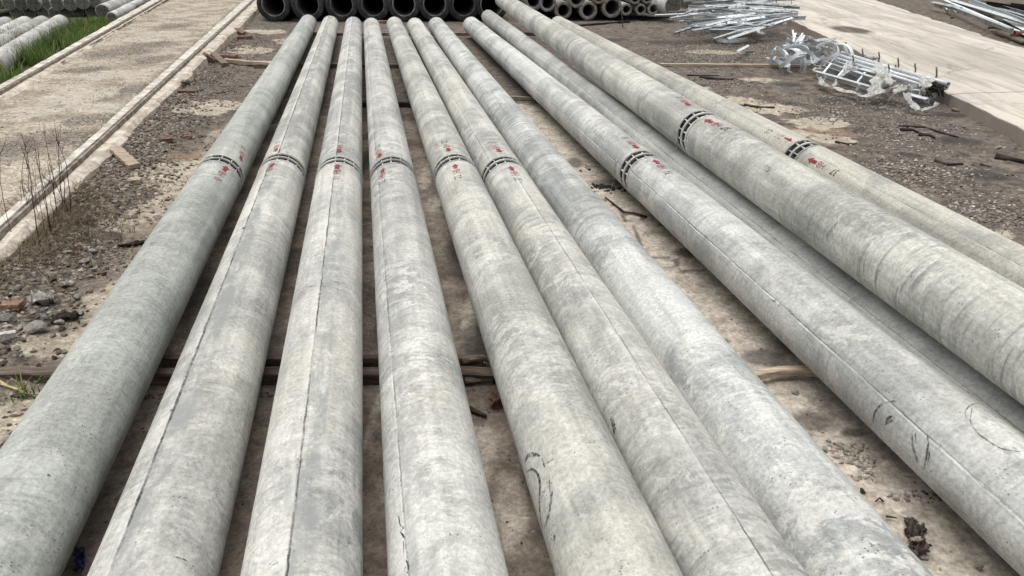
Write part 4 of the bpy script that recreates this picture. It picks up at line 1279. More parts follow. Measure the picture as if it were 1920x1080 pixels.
# ------------------------------------------------------------------ weeds and grass
def weed(base, tip, r, seed):
    rnd = random.Random(seed)
    p = at(*base); p = at(base[0], base[1], gz(p.x, p.y))
    q = atY(tip[0], tip[1], p.y + rnd.uniform(-.12, .18))
    b = MB(); n = 7; pts = []
    bow = Vector((rnd.uniform(-.03, .03), rnd.uniform(-.03, .03), 0))
    for i in range(n + 1):
        t = i / n
        pts.append((q - p) * t + bow * math.sin(PI * t) + Vector((rnd.uniform(-1, 1), rnd.uniform(-1, 1), 0)) * .005)
    b.tube(pts, r, 5, [1 - .75 * i / n for i in range(n + 1)])
    for k in range(rnd.randint(2, 5)):
        i = rnd.randint(2, n); a = rnd.uniform(0, 6.28); l = rnd.uniform(.04, .12)
        s = pts[i]
        b.tube([s, s + Vector((math.cos(a) * l * .4, math.sin(a) * l * .4, l * .6)), s + Vector((math.cos(a) * l * .55, math.sin(a) * l * .55, l))], r * .4, 4, [1, .8, .4])
    o = b.build('weed_stalk', M['stalk'], None, True); o.location = p
    return tag(o, 'thin dry brown weed stalk standing in the clump beside the near rail beam', 'weed', 'dry weed stalks by the near rail beam')

ST = [((130, 400), (80, 230)), ((111, 399), (101, 222)), ((96, 437), (62, 258)), ((122, 395), (104, 268)), ((108, 412), (88, 300)), ((105, 405), (86, 262)), ((98, 440), (70, 280)), ((75, 455), (46, 262)), ((65, 440), (40, 250)),
      ((60, 425), (48, 275)), ((35, 478), (0, 292)), ((5, 495), (-2, 390)), ((26, 470), (3, 398)), ((42, 445), (24, 388)), ((128, 362), (119, 322)), ((85, 430), (66, 330)), ((80, 425), (60, 345)), ((90, 410), (74, 300)),
      ((60, 446), (40, 340)), ((132, 398), (96, 240)), ((118, 402), (108, 310)), ((70, 415), (50, 300)), ((52, 455), (44, 350)), ((102, 420), (92, 350)), ((20, 490), (2, 430)), ((115, 395), (95, 330)), ((88, 445), (60, 310)), ((125, 400), (112, 345))]
for i, (bs, tp) in enumerate(ST): weed(bs, tp, random.uniform(.0022, .0042), 300 + i)


def blades(name, pts, h, w, mat, label, seed, lean=.35, cat='grass', hf=None):
    rng = np.random.default_rng(seed)
    N = len(pts); seg = 4
    a = rng.random(N) * 6.283; dx, dy = np.cos(a), np.sin(a)
    H = (h[0] + (h[1] - h[0]) * rng.random(N)) * (hf(pts[:, 1]) if hf else 1); L = H * lean * rng.uniform(.2, 1.8, N)
    V = np.empty((N, seg * 2 - 1, 3)); z0 = ground_z(pts[:, 0], pts[:, 1])
    for s in range(seg):
        t = s / (seg - 1)
        cx = pts[:, 0] + dx * L * t ** 1.8; cy = pts[:, 1] + dy * L * t ** 1.8; cz = z0 + H * (t - .18 * t * t * rng.uniform(0, 2, N))
        ww = w * (1 - t ** 1.5) * .5 * rng.uniform(.7, 1.3, N)
        if s < seg - 1:
            V[:, 2 * s] = np.stack([cx - dy * ww, cy + dx * ww, cz], -1); V[:, 2 * s + 1] = np.stack([cx + dy * ww, cy - dx * ww, cz], -1)
        else:
            V[:, 2 * s] = np.stack([cx, cy, cz], -1)
    m = seg * 2 - 1
    fs = []
    for s in range(seg - 2): fs += [(2 * s, 2 * s + 1, 2 * s + 3), (2 * s, 2 * s + 3, 2 * s + 2)]
    fs.append((2 * seg - 4, 2 * seg - 3, 2 * seg - 2))
    F = (np.array(fs)[None] + (np.arange(N) * m)[:, None, None]).reshape(-1, 3)
    me = bpy.data.meshes.new(name)
    me.vertices.add(N * m); me.vertices.foreach_set('co', V.ravel())
    me.loops.add(F.size); me.loops.foreach_set('vertex_index', F.ravel().astype(np.int32))
    me.polygons.add(len(F)); me.polygons.foreach_set('loop_start', np.arange(0, F.size, 3, dtype=np.int32))
    me.update(calc_edges=True)
    cl = vnoise(pts[:, 0] * 2, pts[:, 1] * 2, 5, 3)
    tone = np.clip(.5 * rng.random(N) + (cl - .25), 0, 1)
    for nm, v in (('tone', tone), ('hue', rng.random(N))):
        t = me.attributes.new(nm, 'FLOAT', 'POINT'); t.data.foreach_set('value', np.repeat(v, m).astype(np.float32))
    return tag(link_mesh(name, me, mat), label, cat, kind='stuff')

def leaf_mat(name, dark, light, extra):
    k = NT(name, 0.6)
    c = k.mix(k.attr('tone'), dark, light)
    c = k.mix(k.ramp(k.attr('hue'), .76, .84), c, extra)
    k.col(c)
    tr = k.t.nodes.new('ShaderNodeBsdfTranslucent'); k.set(tr.inputs[0], c)
    mx = k.t.nodes.new('ShaderNodeMixShader'); mx.inputs[0].default_value = .35
    k.t.links.new(k.b.outputs[0], mx.inputs[1]); k.t.links.new(tr.outputs[0], mx.inputs[2])
    k.t.links.new(mx.outputs[0], k.t.nodes['Material Output'].inputs[0])
    return k.m
M['grass'] = leaf_mat('green grass', (0.035, 0.075, 0.012), (0.13, 0.23, 0.045), (0.30, 0.28, 0.13))
M['dry_grass'] = leaf_mat('dry grass', (0.07, 0.048, 0.036), (0.25, 0.20, 0.14), (0.32, 0.29, 0.15))

yg = RNG.uniform(7.0, 18.2, 30000); xg = lx(R2_left, yg) - .03 - np.abs(RNG.normal(size=30000)) * 1.9
kp = (vnoise(xg * 1.5, yg * 1.5, 91, 3) > .36) & ((yg < 16.7)) & (vnoise(xg * 4, yg * 4, 92, 3) > .40)
blades('long_grass', np.stack([xg, yg], -1)[kp][:17000], (.14, .42), .016, M['grass'], 'long green grass left of the far rail beam', 1, hf=lambda y: 1 - .62 * sstep(12.5, 15.8, y))
yw = RNG.normal(4.0, .42, 2600); xw = lx(R1_right, yw) + np.abs(RNG.normal(size=2600)) * .22 - .02
blades('dry_grass', np.stack([xw, yw], -1), (.02, .08), .005, M['dry_grass'], 'flattened dry grass and litter around the weed stalks', 2, 1.3)
for i, (px, py) in enumerate([(62, 455), (50, 748)]):
    p = at(px, py); pts = np.array([[p.x, p.y]]) + np.random.default_rng(i).normal(size=(26, 2)) * .03
    o = blades('grass_tuft', pts, (.08, .22) if i == 0 else (.05, .12), .006, M['dry_grass'] if i == 0 else M['grass'], ['yellow-green grass tuft at the foot of the weed stalks', 'small green grass tuft below the end of the nearest bearer'][i], 5 + i, .8)
    del o['kind']; o['category'] = 'grass tuft'

# ------------------------------------------------------------------ poles and pipes at the back
def rod_mesh(r, L, hollow=0.0, N=36, rings=14, seed=0, ebev=.01, bore_len=1.5):
    """Shaft along +Y from the origin (front end at y = 0), axis at z = 0."""
    b = MB()
    pr = [(r - ebev, 0), (r - ebev * .3, ebev * .3), (r, ebev)] + [(r * (1 + (float(vnoise(i * 1.7, seed * 3.1, seed)) - .5) * .01), L * i / rings) for i in range(1, rings + 1)]
    if hollow: pr = [(hollow, bore_len), (hollow, ebev), (hollow + ebev * .6, 0)] + pr
    m = len(pr)
    for (rad, y) in pr: b.v += [(rad * math.sin(2 * PI * k / N), y, rad * math.cos(2 * PI * k / N)) for k in range(N)]
    for i in range(m - 1):
        for k in range(N): b.f.append((i * N + k, i * N + (k + 1) % N, (i + 1) * N + (k + 1) % N, (i + 1) * N + k))
    b.f.append(tuple((m - 1) * N + k for k in range(N)))
    if not hollow: b.f.append(tuple(range(N - 1, -1, -1)))
    me = b.mesh('rod')
    return me

def back_pole(name, c, b_, r, L, mats, label, cat, group, hollow=0.0, seed=0, ends=None):
    root = empty(name, (c.x, c.y, c.z - r), math.atan2(-b_, 1)); tag(root, label, cat, group)
    me = rod_mesh(r, L, hollow, seed=seed); smooth(me)
    bm = bmesh.new(); bm.from_mesh(me); bmesh.ops.recalc_face_normals(bm, faces=bm.faces); bm.to_mesh(me); bm.free()
    o = link_mesh('shaft', me, mats[0], root); o.location = (0, 0, r)
    if ends:
        e = MB(); N = 40; r0 = hollow + .004 if hollow else 0; ro = r - .012
        if hollow:
            for rad, y in ((r0, -.001), (r0 + .01, -.006), (ro - .01, -.006), (ro, -.001)): e.v += [(rad * math.sin(2 * PI * k / N), y, rad * math.cos(2 * PI * k / N)) for k in range(N)]
            for i in range(3):
                for k in range(N): e.f.append((i * N + k, i * N + (k + 1) % N, (i + 1) * N + (k + 1) % N, (i + 1) * N + k))
        else:
            rng = random.Random(seed); e.v.append((0, -.008, 0))
            for rad in (ro * .35, ro * .7, ro):
                e.v += [(rad * math.sin(2 * PI * k / N), -.004 + rng.uniform(-.005, .004) if rad < ro else -.001, rad * math.cos(2 * PI * k / N)) for k in range(N)]
            for k in range(N): e.f.append((0, 1 + (k + 1) % N, 1 + k))
            for i in range(2):
                for k in range(N): e.f.append((1 + i * N + k, 1 + i * N + (k + 1) % N, 1 + (i + 1) * N + (k + 1) % N, 1 + (i + 1) * N + k))
        x = e.build('end_face' if not hollow else 'rim', ends, root, True); x.location = (0, 0, r)
    if hollow:
        q = MB(); N = 32
        for y in (.03, bore_y): q.v += [((hollow - .004) * math.sin(2 * PI * k / N), y, (hollow - .004) * math.cos(2 * PI * k / N)) for k in range(N)]
        for k in range(N): q.f.append((k, (k + 1) % N, N + (k + 1) % N, N + k))
        x = q.build('bore', M['bore'], root, True); x.location = (0, 0, r)
    return root
bore_y = 1.45
M['lip'] = simple_mat('worn pale lip', (0.10, 0.10, 0.10), (0.34, 0.335, 0.33), 8, 0.8, 0, 0.3, 0.006, tone=.5)

BIG = [(512, 5), (576, 5), (640, 5), (699, 5), (757, 5), (815, 8), (870, 9), (922, 9)]
ORD = ['first', 'second', 'third', 'fourth', 'fifth', 'sixth', 'seventh', 'eighth']
for i, (px, py) in enumerate(BIG):
    c = atY(px, py, 16.45); r = .352; c.z = GZ + r
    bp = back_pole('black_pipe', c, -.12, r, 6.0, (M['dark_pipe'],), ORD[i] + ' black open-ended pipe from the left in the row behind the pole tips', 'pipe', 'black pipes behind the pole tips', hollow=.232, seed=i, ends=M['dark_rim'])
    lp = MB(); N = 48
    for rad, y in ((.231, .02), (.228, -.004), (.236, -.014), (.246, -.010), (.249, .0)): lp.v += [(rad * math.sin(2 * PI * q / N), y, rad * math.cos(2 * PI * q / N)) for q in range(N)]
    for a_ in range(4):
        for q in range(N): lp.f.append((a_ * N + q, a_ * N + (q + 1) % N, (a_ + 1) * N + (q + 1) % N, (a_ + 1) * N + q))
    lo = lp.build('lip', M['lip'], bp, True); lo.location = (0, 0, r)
# grey pipes stacked to the right of them
GP = [(1027, 5.5, 16, 0), (1056.5, 20, 16.5, 0), (1081.5, -1.5, 16, 0), (1103.5, 20, 17, 0), (1124, -7, 14, 2), (1148, 14, 19, 0), (1175, 18, 11, 0), (1191.5, -2, 10, 0), (1202, 18, 10.5, 0), (1214, -3, 10, 0), (1225.5, 17, 11, 0), (1001, 1, 18, 0)]
GL = ['grey concrete pipe in the upper row, its lower rim broken and mossy', 'grey pipe end half hidden behind the tip of the rightmost pole', 'upper grey pipe cut by the top edge, between two pipes of the lower row', 'round grey pipe with a rusty left rim, fully visible in the lower row',
      'rust-stained pipe cut by the top edge', 'widest grey pipe, with the thin dark pole leaning across its mouth', 'leftmost of the three small grey pipes on the ground', 'small pipe in the upper row resting between two small pipes', 'middle of the three small grey pipes on the ground',
      'small upper pipe at the right end, cut by the top edge', 'rightmost of the three small grey pipes, its mouth choked with rubble', 'dark grey pipe just right of the black pipes, behind the thickest pole']
dep = 16.6 * math.cos(CAM_P) + 1.5 * math.sin(CAM_P)
for i, (px, py, rp, kind) in enumerate(GP):
    c = atY(px, py, 16.6); r = rp * dep / CAM_F * .98
    back_pole('grey_pipe', c, -.10, r, 6.0, (M['brown_pipe'] if kind == 2 else M['grey_pipe'],), GL[i], 'pipe', 'grey pipes stacked at the back', hollow=r * (random.uniform(.62, .72) if r > .15 else .6), seed=20 + i, ends=M['grey_pipe'])
c = atY(1262, 11, 16.3)
back_pole('concrete_pole', c, -.30, .195, 7.0, (M['old_pole'],), 'pale thick pole with a dark closed end, right of the small grey pipes', 'concrete pole', 'poles lying at the back', seed=41, ends=M['mould_end'])
c = atY(1287, 0, 17.2)
back_pole('concrete_pole', c, -.30, .19, 7.0, (M['old_pole'],), 'pole end mostly hidden behind the steel crossarms', 'concrete pole', 'poles lying at the back', seed=42, ends=M['mould_end'])
# dark timbers that carry the pipe stack
for a, b_, y, lab in ((-5.6, -.5, 17.2, 'long dark timber under the black pipes'), (.7, 3.7, 17.1, 'long dark timber under the grey pipes')):
    plank('timber_bearer', (a, y, GZ + .0), (b_, y, GZ + .0), .14, .10, M['dark_wood'], lab, 'timber', 'timber bearers under the poles', seg=12)

# stack of poles in the grass, top left
YS = 17.5; bs = -.26
UP = [(16.5, 6.5), (40, 7.5), (62.5, 7.5), (83.5, 7.5), (107, 7), (131, 7.5), (154, 5), (177, 2), (-8, 6), (-32, 6)]
UL = ['dark pole end, {} in the upper row behind the grass'.format(w) for w in ('second from the left', 'third from the left', 'fourth from the left', 'fifth from the left', 'sixth from the left', 'seventh from the left', 'second from the right end', 'highest and rightmost', 'cut by the left edge', 'just beyond the left edge')]
for i, (px, py) in enumerate(UP):
    c = atY(px, py, YS + random.uniform(-.15, .15))
    back_pole('concrete_pole', c, bs, .145, 6.0, (M['old_pole'],), UL[i], 'concrete pole', 'stacked poles behind the grass', seed=60 + i, ends=M['mould_end'])
LO = [(30, 24), (55, 23.5), (81, 23.5), (102, 25), (122, 25), (146, 24), (171, 22)]
LL = ['dark pole end, {} in the half-sunk lower row behind the grass'.format(w) for w in ('first from the left', 'second from the left', 'third from the left', 'fourth from the left', 'fifth from the left', 'sixth from the left', 'rightmost')]
for i, (px, py) in enumerate(LO):
    c = atY(px, py, YS + .1)
    back_pole('concrete_pole', c, bs, .13, 6.0, (M['old_pole'],), LL[i], 'concrete pole', 'stacked poles behind the grass', seed=80 + i, ends=M['mould_end'])
c = atY(192, 21, 17.0)
back_pole('concrete_pole', c, -.30, .145, 6.0, (M['old_pole'],), 'grey pole with a dark round end, rightmost of the stack and lit along its side', 'concrete pole', 'stacked poles behind the grass', seed=91, ends=M['mould_end'])
for (px, py, r, Y, lab) in ((209, 32, .10, 16.2, 'thin pole with a dark end tucked beside the far rail beam'), (232, 18, .085, 17.9, 'thin pale pole lying along the far rail beam behind the first thin one'), (268, 3, .085, 20.5, 'farthest thin pale pole along the far rail beam, at the top edge')):
    c = atY(px, py, Y)
    back_pole('concrete_pole', c, -.30, r, 2.4, (M['old_pole'],), lab, 'concrete pole', 'thin poles beside the far rail beam', seed=int(px), ends=M['mould_end'] if px < 220 else M['old_pole'])
# four poles that come towards the viewer out of the grass
M['lime_pole'] = simple_mat('lime white pole', (0.32, 0.32, 0.30), (0.52, 0.52, 0.50), 3, 0.9, 0, 0.3, 0.006)
for (pa, pb, lab) in (((113, 36), (17, 96), 'nearest of the four pale poles lying in the grass, with a bright ridge line'), ((80, 38), (0, 79), 'second of the four pale poles in the grass, behind the nearest'),
                      ((48, 39), (-20, 72), 'third pale pole in the grass, overgrown by blades'), ((12, 40), (-50, 68), 'pale pole end in the grass at the left edge')):
    p, q = at(pa[0], pa[1], .13), at(pb[0], pb[1], .13)
    d = q - p; d.z = 0; L = d.length + 3.0; d.normalize()
    root = empty('concrete_pole', (p.x, p.y, -.06), math.atan2(d.y, d.x) - PI / 2); tag(root, lab, 'concrete pole', 'pale poles lying in the grass')
    me = rod_mesh(.14, L, seed=int(pa[0]), ebev=.03); smooth(me)
    o = link_mesh('shaft', me, M['lime_pole'], root); o.location = (0, 0, .14)

# ------------------------------------------------------------------ scrap steel at the right
def angle_bar(p, q, w=.06, t=.006, roll=0.0, label='', mat=None, tabs=2, seed=0, group='steel crossarms heaped by the road', name='steel_crossarm', cat='steel bar'):
    rnd = random.Random(seed)
    p, q = Vector(p), Vector(q); d = q - p; L = d.length
    root = empty(name, p); tag(root, label, cat, group)
    root.rotation_mode = 'QUATERNION'
    root.rotation_quaternion = d.to_track_quat('Y', 'Z') @ Matrix.Rotation(roll, 3, 'Y').to_quaternion()
    b = MB()
    prof = [(0, 0), (w, 0), (w, -t), (t, -t), (t, -w), (0, -w)]
    n = len(prof)
    for y in (0, L):
        b.v += [(a - w / 2, y, c) for (a, c) in prof]
    for j in range(n): b.f.append((j, (j + 1) % n, n + (j + 1) % n, n + j))
    b.f.append(tuple(range(n - 1, -1, -1))); b.f.append(tuple(range(n, 2 * n)))
    b.build('angle', mat or M['galv'], root)
    for k in range(tabs):
        y = L * ((k + .6 + rnd.uniform(-.25, .25)) / max(1, tabs))
        y = min(max(y, .03), L - .03)
        g = MB()
        h = rnd.uniform(.07, .14)
        g.tube([(-w / 2 + .012, y, .012), (-w / 2 + .012, y, -.03), (-w / 2 + .008, y + .004, -h)], .008, 6)
        g.tube([(-w / 2 + .012, y, .0005), (-w / 2 + .012, y, .012)], .016, 6)
        g.build('bolt', mat or M['galv'], root, True)
    return root

# heap of crossarms: lower pixels are nearer and lower in the heap
def heap_pt(px, py):
    t = (78 - py) / 78.0
    z = max(.03, .05 + .40 * t)
    return at(px, py, z)
cr = lambda x, y: (1220 + x / 5.647, y / 5.647)                   # survey crop -> photo pixels
BARS = [((45, 160), (640, 132), 0), ((210, 198), (560, 145), 0), ((305, 220), (1420, 165), 0), ((1180, 178), (1645, 172), 0), ((520, 262), (700, 235), 0), ((375, 250), (470, 245), 1), ((250, 375), (500, 282), 1),
        ((435, 345), (1030, 235), 1), ((670, 400), (1330, 225), 1), ((820, 410), (1420, 232), 0), ((565, 55), (1560, 120), 1), ((430, 40), (900, 28), 1), ((185, 122), (760, 118), 1), ((400, 75), (1500, 190), 0), ((640, 120), (1300, 8), 0),
        ((700, 60), (1400, 95), 0), ((900, 130), (1570, 40), 0), ((560, 10), (1300, 30), 1), ((950, 150), (1500, 105), 1), ((760, 320), (1480, 190), 1), ((980, 345), (1500, 215), 0), ((600, 200), (1250, 120), 0), ((420, 310), (800, 300), 1),
        ((700, 25), (1450, -20), 0), ((520, 95), (1000, 75), 0), ((1000, 60), (1580, 90), 1), ((500, 170), (1150, 205), 1), ((850, 215), (1560, 150), 0), ((480, -10), (1200, -25), 1), ((1050, 20), (1540, 15), 0), ((640, 260), (1250, 290), 1), ((450, 130), (1100, 40), 1),
        ((350, 215), (900, 190), 1), ((660, 150), (1380, 130), 1), ((560, 80), (1180, 140), 0), ((880, 40), (1500, 60), 1), ((620, 340), (1100, 300), 1), ((920, 545), (1040, 480), 0), ((1000, 560), (1090, 555), 1)]
rb = random.Random(77)
for _ in range(34):
    x0, y0 = rb.uniform(250, 950), rb.uniform(-10, 330); L_ = rb.uniform(300, 720); sl_ = rb.gauss(-.10, .09)
    x1 = min(x0 + L_, 1580); BARS.append(((x0 + y0 * .35, y0), (x1, max(-30, y0 + sl_ * L_)), rb.random() < .3))
for i, (a, b_, dull) in enumerate(BARS):
    pa, pb = cr(*a), cr(*b_)
    lab = {0: 'galvanised crossarm sticking out farthest left from the heap', 3: 'crossarm with a dark purple end pointing right over the road', 6: 'grey angle bar leaning down at the lower left corner of the heap', 9: 'bright crossarm in front of the heap above the grey sheets',
           37: 'short bright angle offcut lying apart in front of the heap', 38: 'short dull angle offcut beside the bright offcut'}.get(i, 'galvanised crossarm lying in the jumbled heap beside the road')
    A, B = heap_pt(*pa), heap_pt(*pb)
    if i in (37, 38): A, B = at(pa[0], pa[1], .06), at(pb[0], pb[1], .06)
    A.z += random.uniform(-.02, .05); B.z += random.uniform(-.02, .05)
    A.z = max(A.z, .03); B.z = max(B.z, .03)
    angle_bar(A, B, random.uniform(.036, .056), .006, random.uniform(-.9, .9), lab, M['galv_dull'] if dull else M['galv'], 0 if i in (37, 38) else random.choice((1, 2, 2, 3)), 500 + i)

# grey curved sheets and a bent plate in front of the heap
def sheet(pts, width, label, mat, z=.02, thick=.006, name='steel_sheet', up=None):
    W = [at(*p) for p in pts]; o0 = W[0].copy(); o0.z = gz(o0.x, o0.y)
    b = MB()
    for i, p in enumerate(W):
        q = p - o0; q.z = z + (pts[i][2] if len(pts[i]) > 2 else 0) if False else z
        b.v += [(q.x, q.y, q.z), (q.x + (up[0] if up else 0), q.y + (up[1] if up else .0), q.z + (up[2] if up else width))]
        if i: b.f.append((2 * i - 2, 2 * i, 2 * i + 1, 2 * i - 1))
    o = b.build(name, mat, None, True); o.location = o0
    md = o.modifiers.new('thickness', 'SOLIDIFY'); md.thickness = thick
    return tag(o, label, 'steel sheet')
def _at(px, py, z=GZ, *a): return at(px, py, z)
sheet([(1337, 76), (1345, 81), (1362, 83), (1385, 82), (1402, 80)], .06, 'curved grey steel hoop plate lying under the front of the heap', M['galv_dull'], .02, up=(.02, .12, .06))
sheet([(1402, 62), (1412, 72), (1424, 80)], .1, 'white bent strap hanging from the front crossarm', M['galv'], .12, up=(.09, .03, .02))


def hoop(c, R_, n_dir, a0, a1, w, label, mat=None, flare=.08, lift=0.0, group='pole clamp hoops heaped by the road'):
    """Strap bent to an arc of radius R_ about axis n_dir through c, with flared ears."""
    n = Vector(n_dir).normalized(); u = n.cross(Vector((0, 0, 1)))
    if u.length < .05: u = Vector((1, 0, 0))
    u.normalize(); v = n.cross(u).normalized()
    b = MB(); N = 26; t = .006
    P = []
    for i in range(N + 1):
        a = a0 + (a1 - a0) * i / N
        P.append((u * math.cos(a) + v * math.sin(a), a))
    ring_pts = []
    d0 = P[0][0]; d1 = P[-1][0]
    if flare: ring_pts.append((d0 * (R_ + flare), d0))
    for d, a in P: ring_pts.append((d * R_, d))
    if flare: ring_pts.append((d1 * (R_ + flare), d1))
    for p, d in ring_pts:
        for (s, q) in ((-w / 2, 0), (w / 2, 0), (w / 2, t), (-w / 2, t)):
            b.v.append(tuple(p + n * s + d * q))
    for i in range(len(ring_pts) - 1):
        for j in range(4): b.f.append((4 * i + j, 4 * i + (j + 1) % 4, 4 * i + 4 + (j + 1) % 4, 4 * i + 4 + j))
    b.f.append((0, 1, 2, 3)); m = 4 * (len(ring_pts) - 1); b.f.append((m, m + 1, m + 2, m + 3))
    o = b.build('clamp_hoop', mat or M['galv'], None); o.location = c
    return tag(o, label, 'hoop', group)

for i in range(8):                                                  # nested hoops lying in a slanting row
    c = at(1466 + i * 2.6, 101 - i * .3, .10 + .010 * i)
    hoop(c, .215, (-.35 + .02 * i, -.25, 1), 1.3, 5.6, .05, 'thin hoop nested in the row of hoops lying left in the heap', flare=.05)
hoop(at(1462, 121, .0), .20, (.95, .3, .1), -2.95, .25, .05, 'upright arched strap in front of the hoops, left of the pair', flare=.10)
hoop(at(1481, 121, .0), .21, (.9, .45, .1), -3.0, .3, .05, 'upright arched strap in front of the hoops, middle of the three', flare=.08)
hoop(at(1488, 121, .0), .21, (.9, .45, .1), -3.0, .3, .05, 'upright arched strap in front of the hoops, right of the pair', flare=.08)
for i in range(26):
    px, py = random.uniform(1462, 1560), random.uniform(78, 116)
    hoop(at(px, py, random.uniform(.06, .20)), random.uniform(.11, .20), (random.uniform(-.7, .7), random.uniform(-.8, .3), random.uniform(.3, 1)), random.uniform(0, 2), random.uniform(4, 6), random.uniform(.04, .06),
         'galvanised clamp hoop lying loose in the hoop heap', M['galv'] if random.random() < .7 else M['galv_dull'], random.choice((0, .05, .08)))
hoop(at(1568, 104, .14), .16, (.8, .5, .1), -2.6, .1, .06, 'broad white strap arch where the hoops meet the wrapped bundle', flare=.03)
hoop(at(1578, 106, .14), .16, (.8, .5, .1), -2.6, .1, .06, 'broad strap arch at the left end of the wrapped bundle', flare=.03)
# splayed white bits on top of the hoops
for i, (a, b_) in enumerate((((1492, 62), (1487, 80)), ((1486, 56), (1490, 78)), ((1502, 66), (1492, 80)), ((1508, 66), (1500, 82)), ((1478, 72), (1490, 82)), ((1513, 76), (1490, 80)), ((1516, 80), (1495, 86)), ((1475, 80), (1492, 86)), ((1505, 62), (1497, 80)))):
    A, B = at(a[0], a[1], .30), at(b_[0], b_[1], .2)
    plank('steel_offcut', A, B, .028, .006, M['galv'], 'short white steel offcut splayed on top of the hoop heap', 'steel offcut', 'steel offcuts on the hoop heap', seg=2)

# wrapped bundle of tubes and angles
c5 = lambda x, y: (1520 + x / 6.857, 80 + y / 6.857)
TUB = [((400, 130), (1480, 470), .024, .17), ((360, 175), (1440, 500), .024, .14), ((340, 205), (1400, 540), .022, .12), ((600, 215), (1750, 570), .026, .14), ((1080, 340), (1770, 535), .026, .18), ((330, 150), (900, 330), .022, .16), ((450, 250), (1380, 560), .02, .10), ((640, 300), (1740, 590), .022, .10)]
for i, (a, b_, r, z) in enumerate(TUB):
    p, q = at(*c5(*a), z), at(*c5(*b_), z)
    b = MB(); n = 12; d = q - p
    for k in (0, 1):
        b2 = p - p + d * k
    sd = d.normalized().cross(Vector((0, 0, 1))).normalized(); up = sd.cross(d.normalized())
    for rad, t in ((r * .75, .05), (r * .75, 0), (r, 0), (r, 1), (r * .75, 1), (r * .75, .95)):
        b.v += [tuple(d * t + sd * rad * math.cos(2 * PI * k / n) + up * rad * math.sin(2 * PI * k / n)) for k in range(n)]
    for j in range(5):
        for k in range(n): b.f.append((j * n + k, j * n + (k + 1) % n, (j + 1) * n + (k + 1) % n, (j + 1) * n + k))
    o = b.build('steel_tube', M['galv'], None, True); o.location = p
    tag(o, ['upper galvanised tube along the road side of the wrapped bundle', 'galvanised tube inside the wrapped bundle', 'galvanised tube inside the wrapped bundle', 'galvanised tube inside the wrapped bundle', 'tube whose open end sticks out at the right of the wrapped bundle',
            'galvanised tube inside the wrapped bundle', 'galvanised tube inside the wrapped bundle', 'galvanised tube inside the wrapped bundle'][i], 'steel tube', 'tubes of the wrapped steel bundle')
ANG = [((170, 230), (860, 470), .12), ((60, 360), (810, 570), .10), ((1220, 650), (1500, 720), .08), ((120, 280), (850, 520), .08), ((1280, 590), (1610, 640), .07), ((1300, 720), (1460, 750), .04), ((190, 190), (640, 330), .12), ((560, 360), (860, 460), .14), ((640, 330), (900, 400), .12)]
for i, (a, b_, z) in enumerate(ANG):
    angle_bar(at(*c5(*a), z), at(*c5(*b_), z), .06, .006, .2 * (i % 3 - 1), ['long bright angle bar on the near side of the wrapped bundle', 'lowest long angle bar, in front of the dark hollow under the bundle', 'angle bar poking out of the plastic at the right end', 'dull angle bar under the bright one', 'short angle at the right end of the bundle above the dark tangle',
              'short dull bar on the gravel at the right end', 'angle bar lying at the left end of the bundle', 'angle bar under the plastic in the middle of the bundle', 'short angle bar beside the middle plastic tuft'][i], M['galv_dull'] if i in (3, 5) else M['galv'], 0, 600 + i, 'angle bars of the wrapped steel bundle', 'steel_angle')
CROSS = [((260, 270), (160, 390)), ((450, 310), (340, 450)), ((700, 380), (580, 530)), ((620, 540), (590, 610)), ((1090, 650), (1010, 740)), ((1270, 780), (1225, 850)), ((560, 250), (640, 200)), ((190, 430), (170, 480))]
for i, (a, b_) in enumerate(CROSS):
    A, B = at(*c5(*a), .15), at(*c5(*b_), .06)
    plank('steel_strap', A, B, .025, .006, M['galv'], 'narrow flat strap slanting across the near side of the wrapped bundle', 'steel strap', 'flat straps across the wrapped bundle', seg=3)
for i, (a, b_) in enumerate((((450, 95), (455, 20)), ((665, 200), (668, 105)), ((880, 215), (880, 150)), ((1120, 345), (1128, 225)), ((1340, 400), (1345, 300)), ((1605, 490), (1622, 345)), ((545, 240), (545, 190)), ((1005, 360), (1005, 310)), ((1090, 360), (1095, 315)))):
    A = at(*c5(*a), .16); B = atY(*c5(*b_), A.y)
    b = MB(); d = B - A
    b.tube([Vector((0, 0, -.1)), d * .5 + Vector((.006, 0, 0)), d * .86, d + Vector((-.012, 0, .03))], .0095, 6)
    o = b.build('upright_bolt', M['rail'], None, True); o.location = A
    tag(o, ['rusty upright rod beside the red brick piece, leftmost of the standing rods', 'second standing rusty rod, with props beside it', 'third standing rusty rod, short', 'fourth standing rusty rod, tall', 'fifth standing rusty rod, bent at the top', 'rightmost standing rusty rod, tallest', 'stub bolt on the left part of the bundle', 'left stub bolt of the pair in the middle of the bundle', 'right stub bolt of the pair in the middle of the bundle'][i], 'rod', 'rusty rods standing in the wrapped bundle')
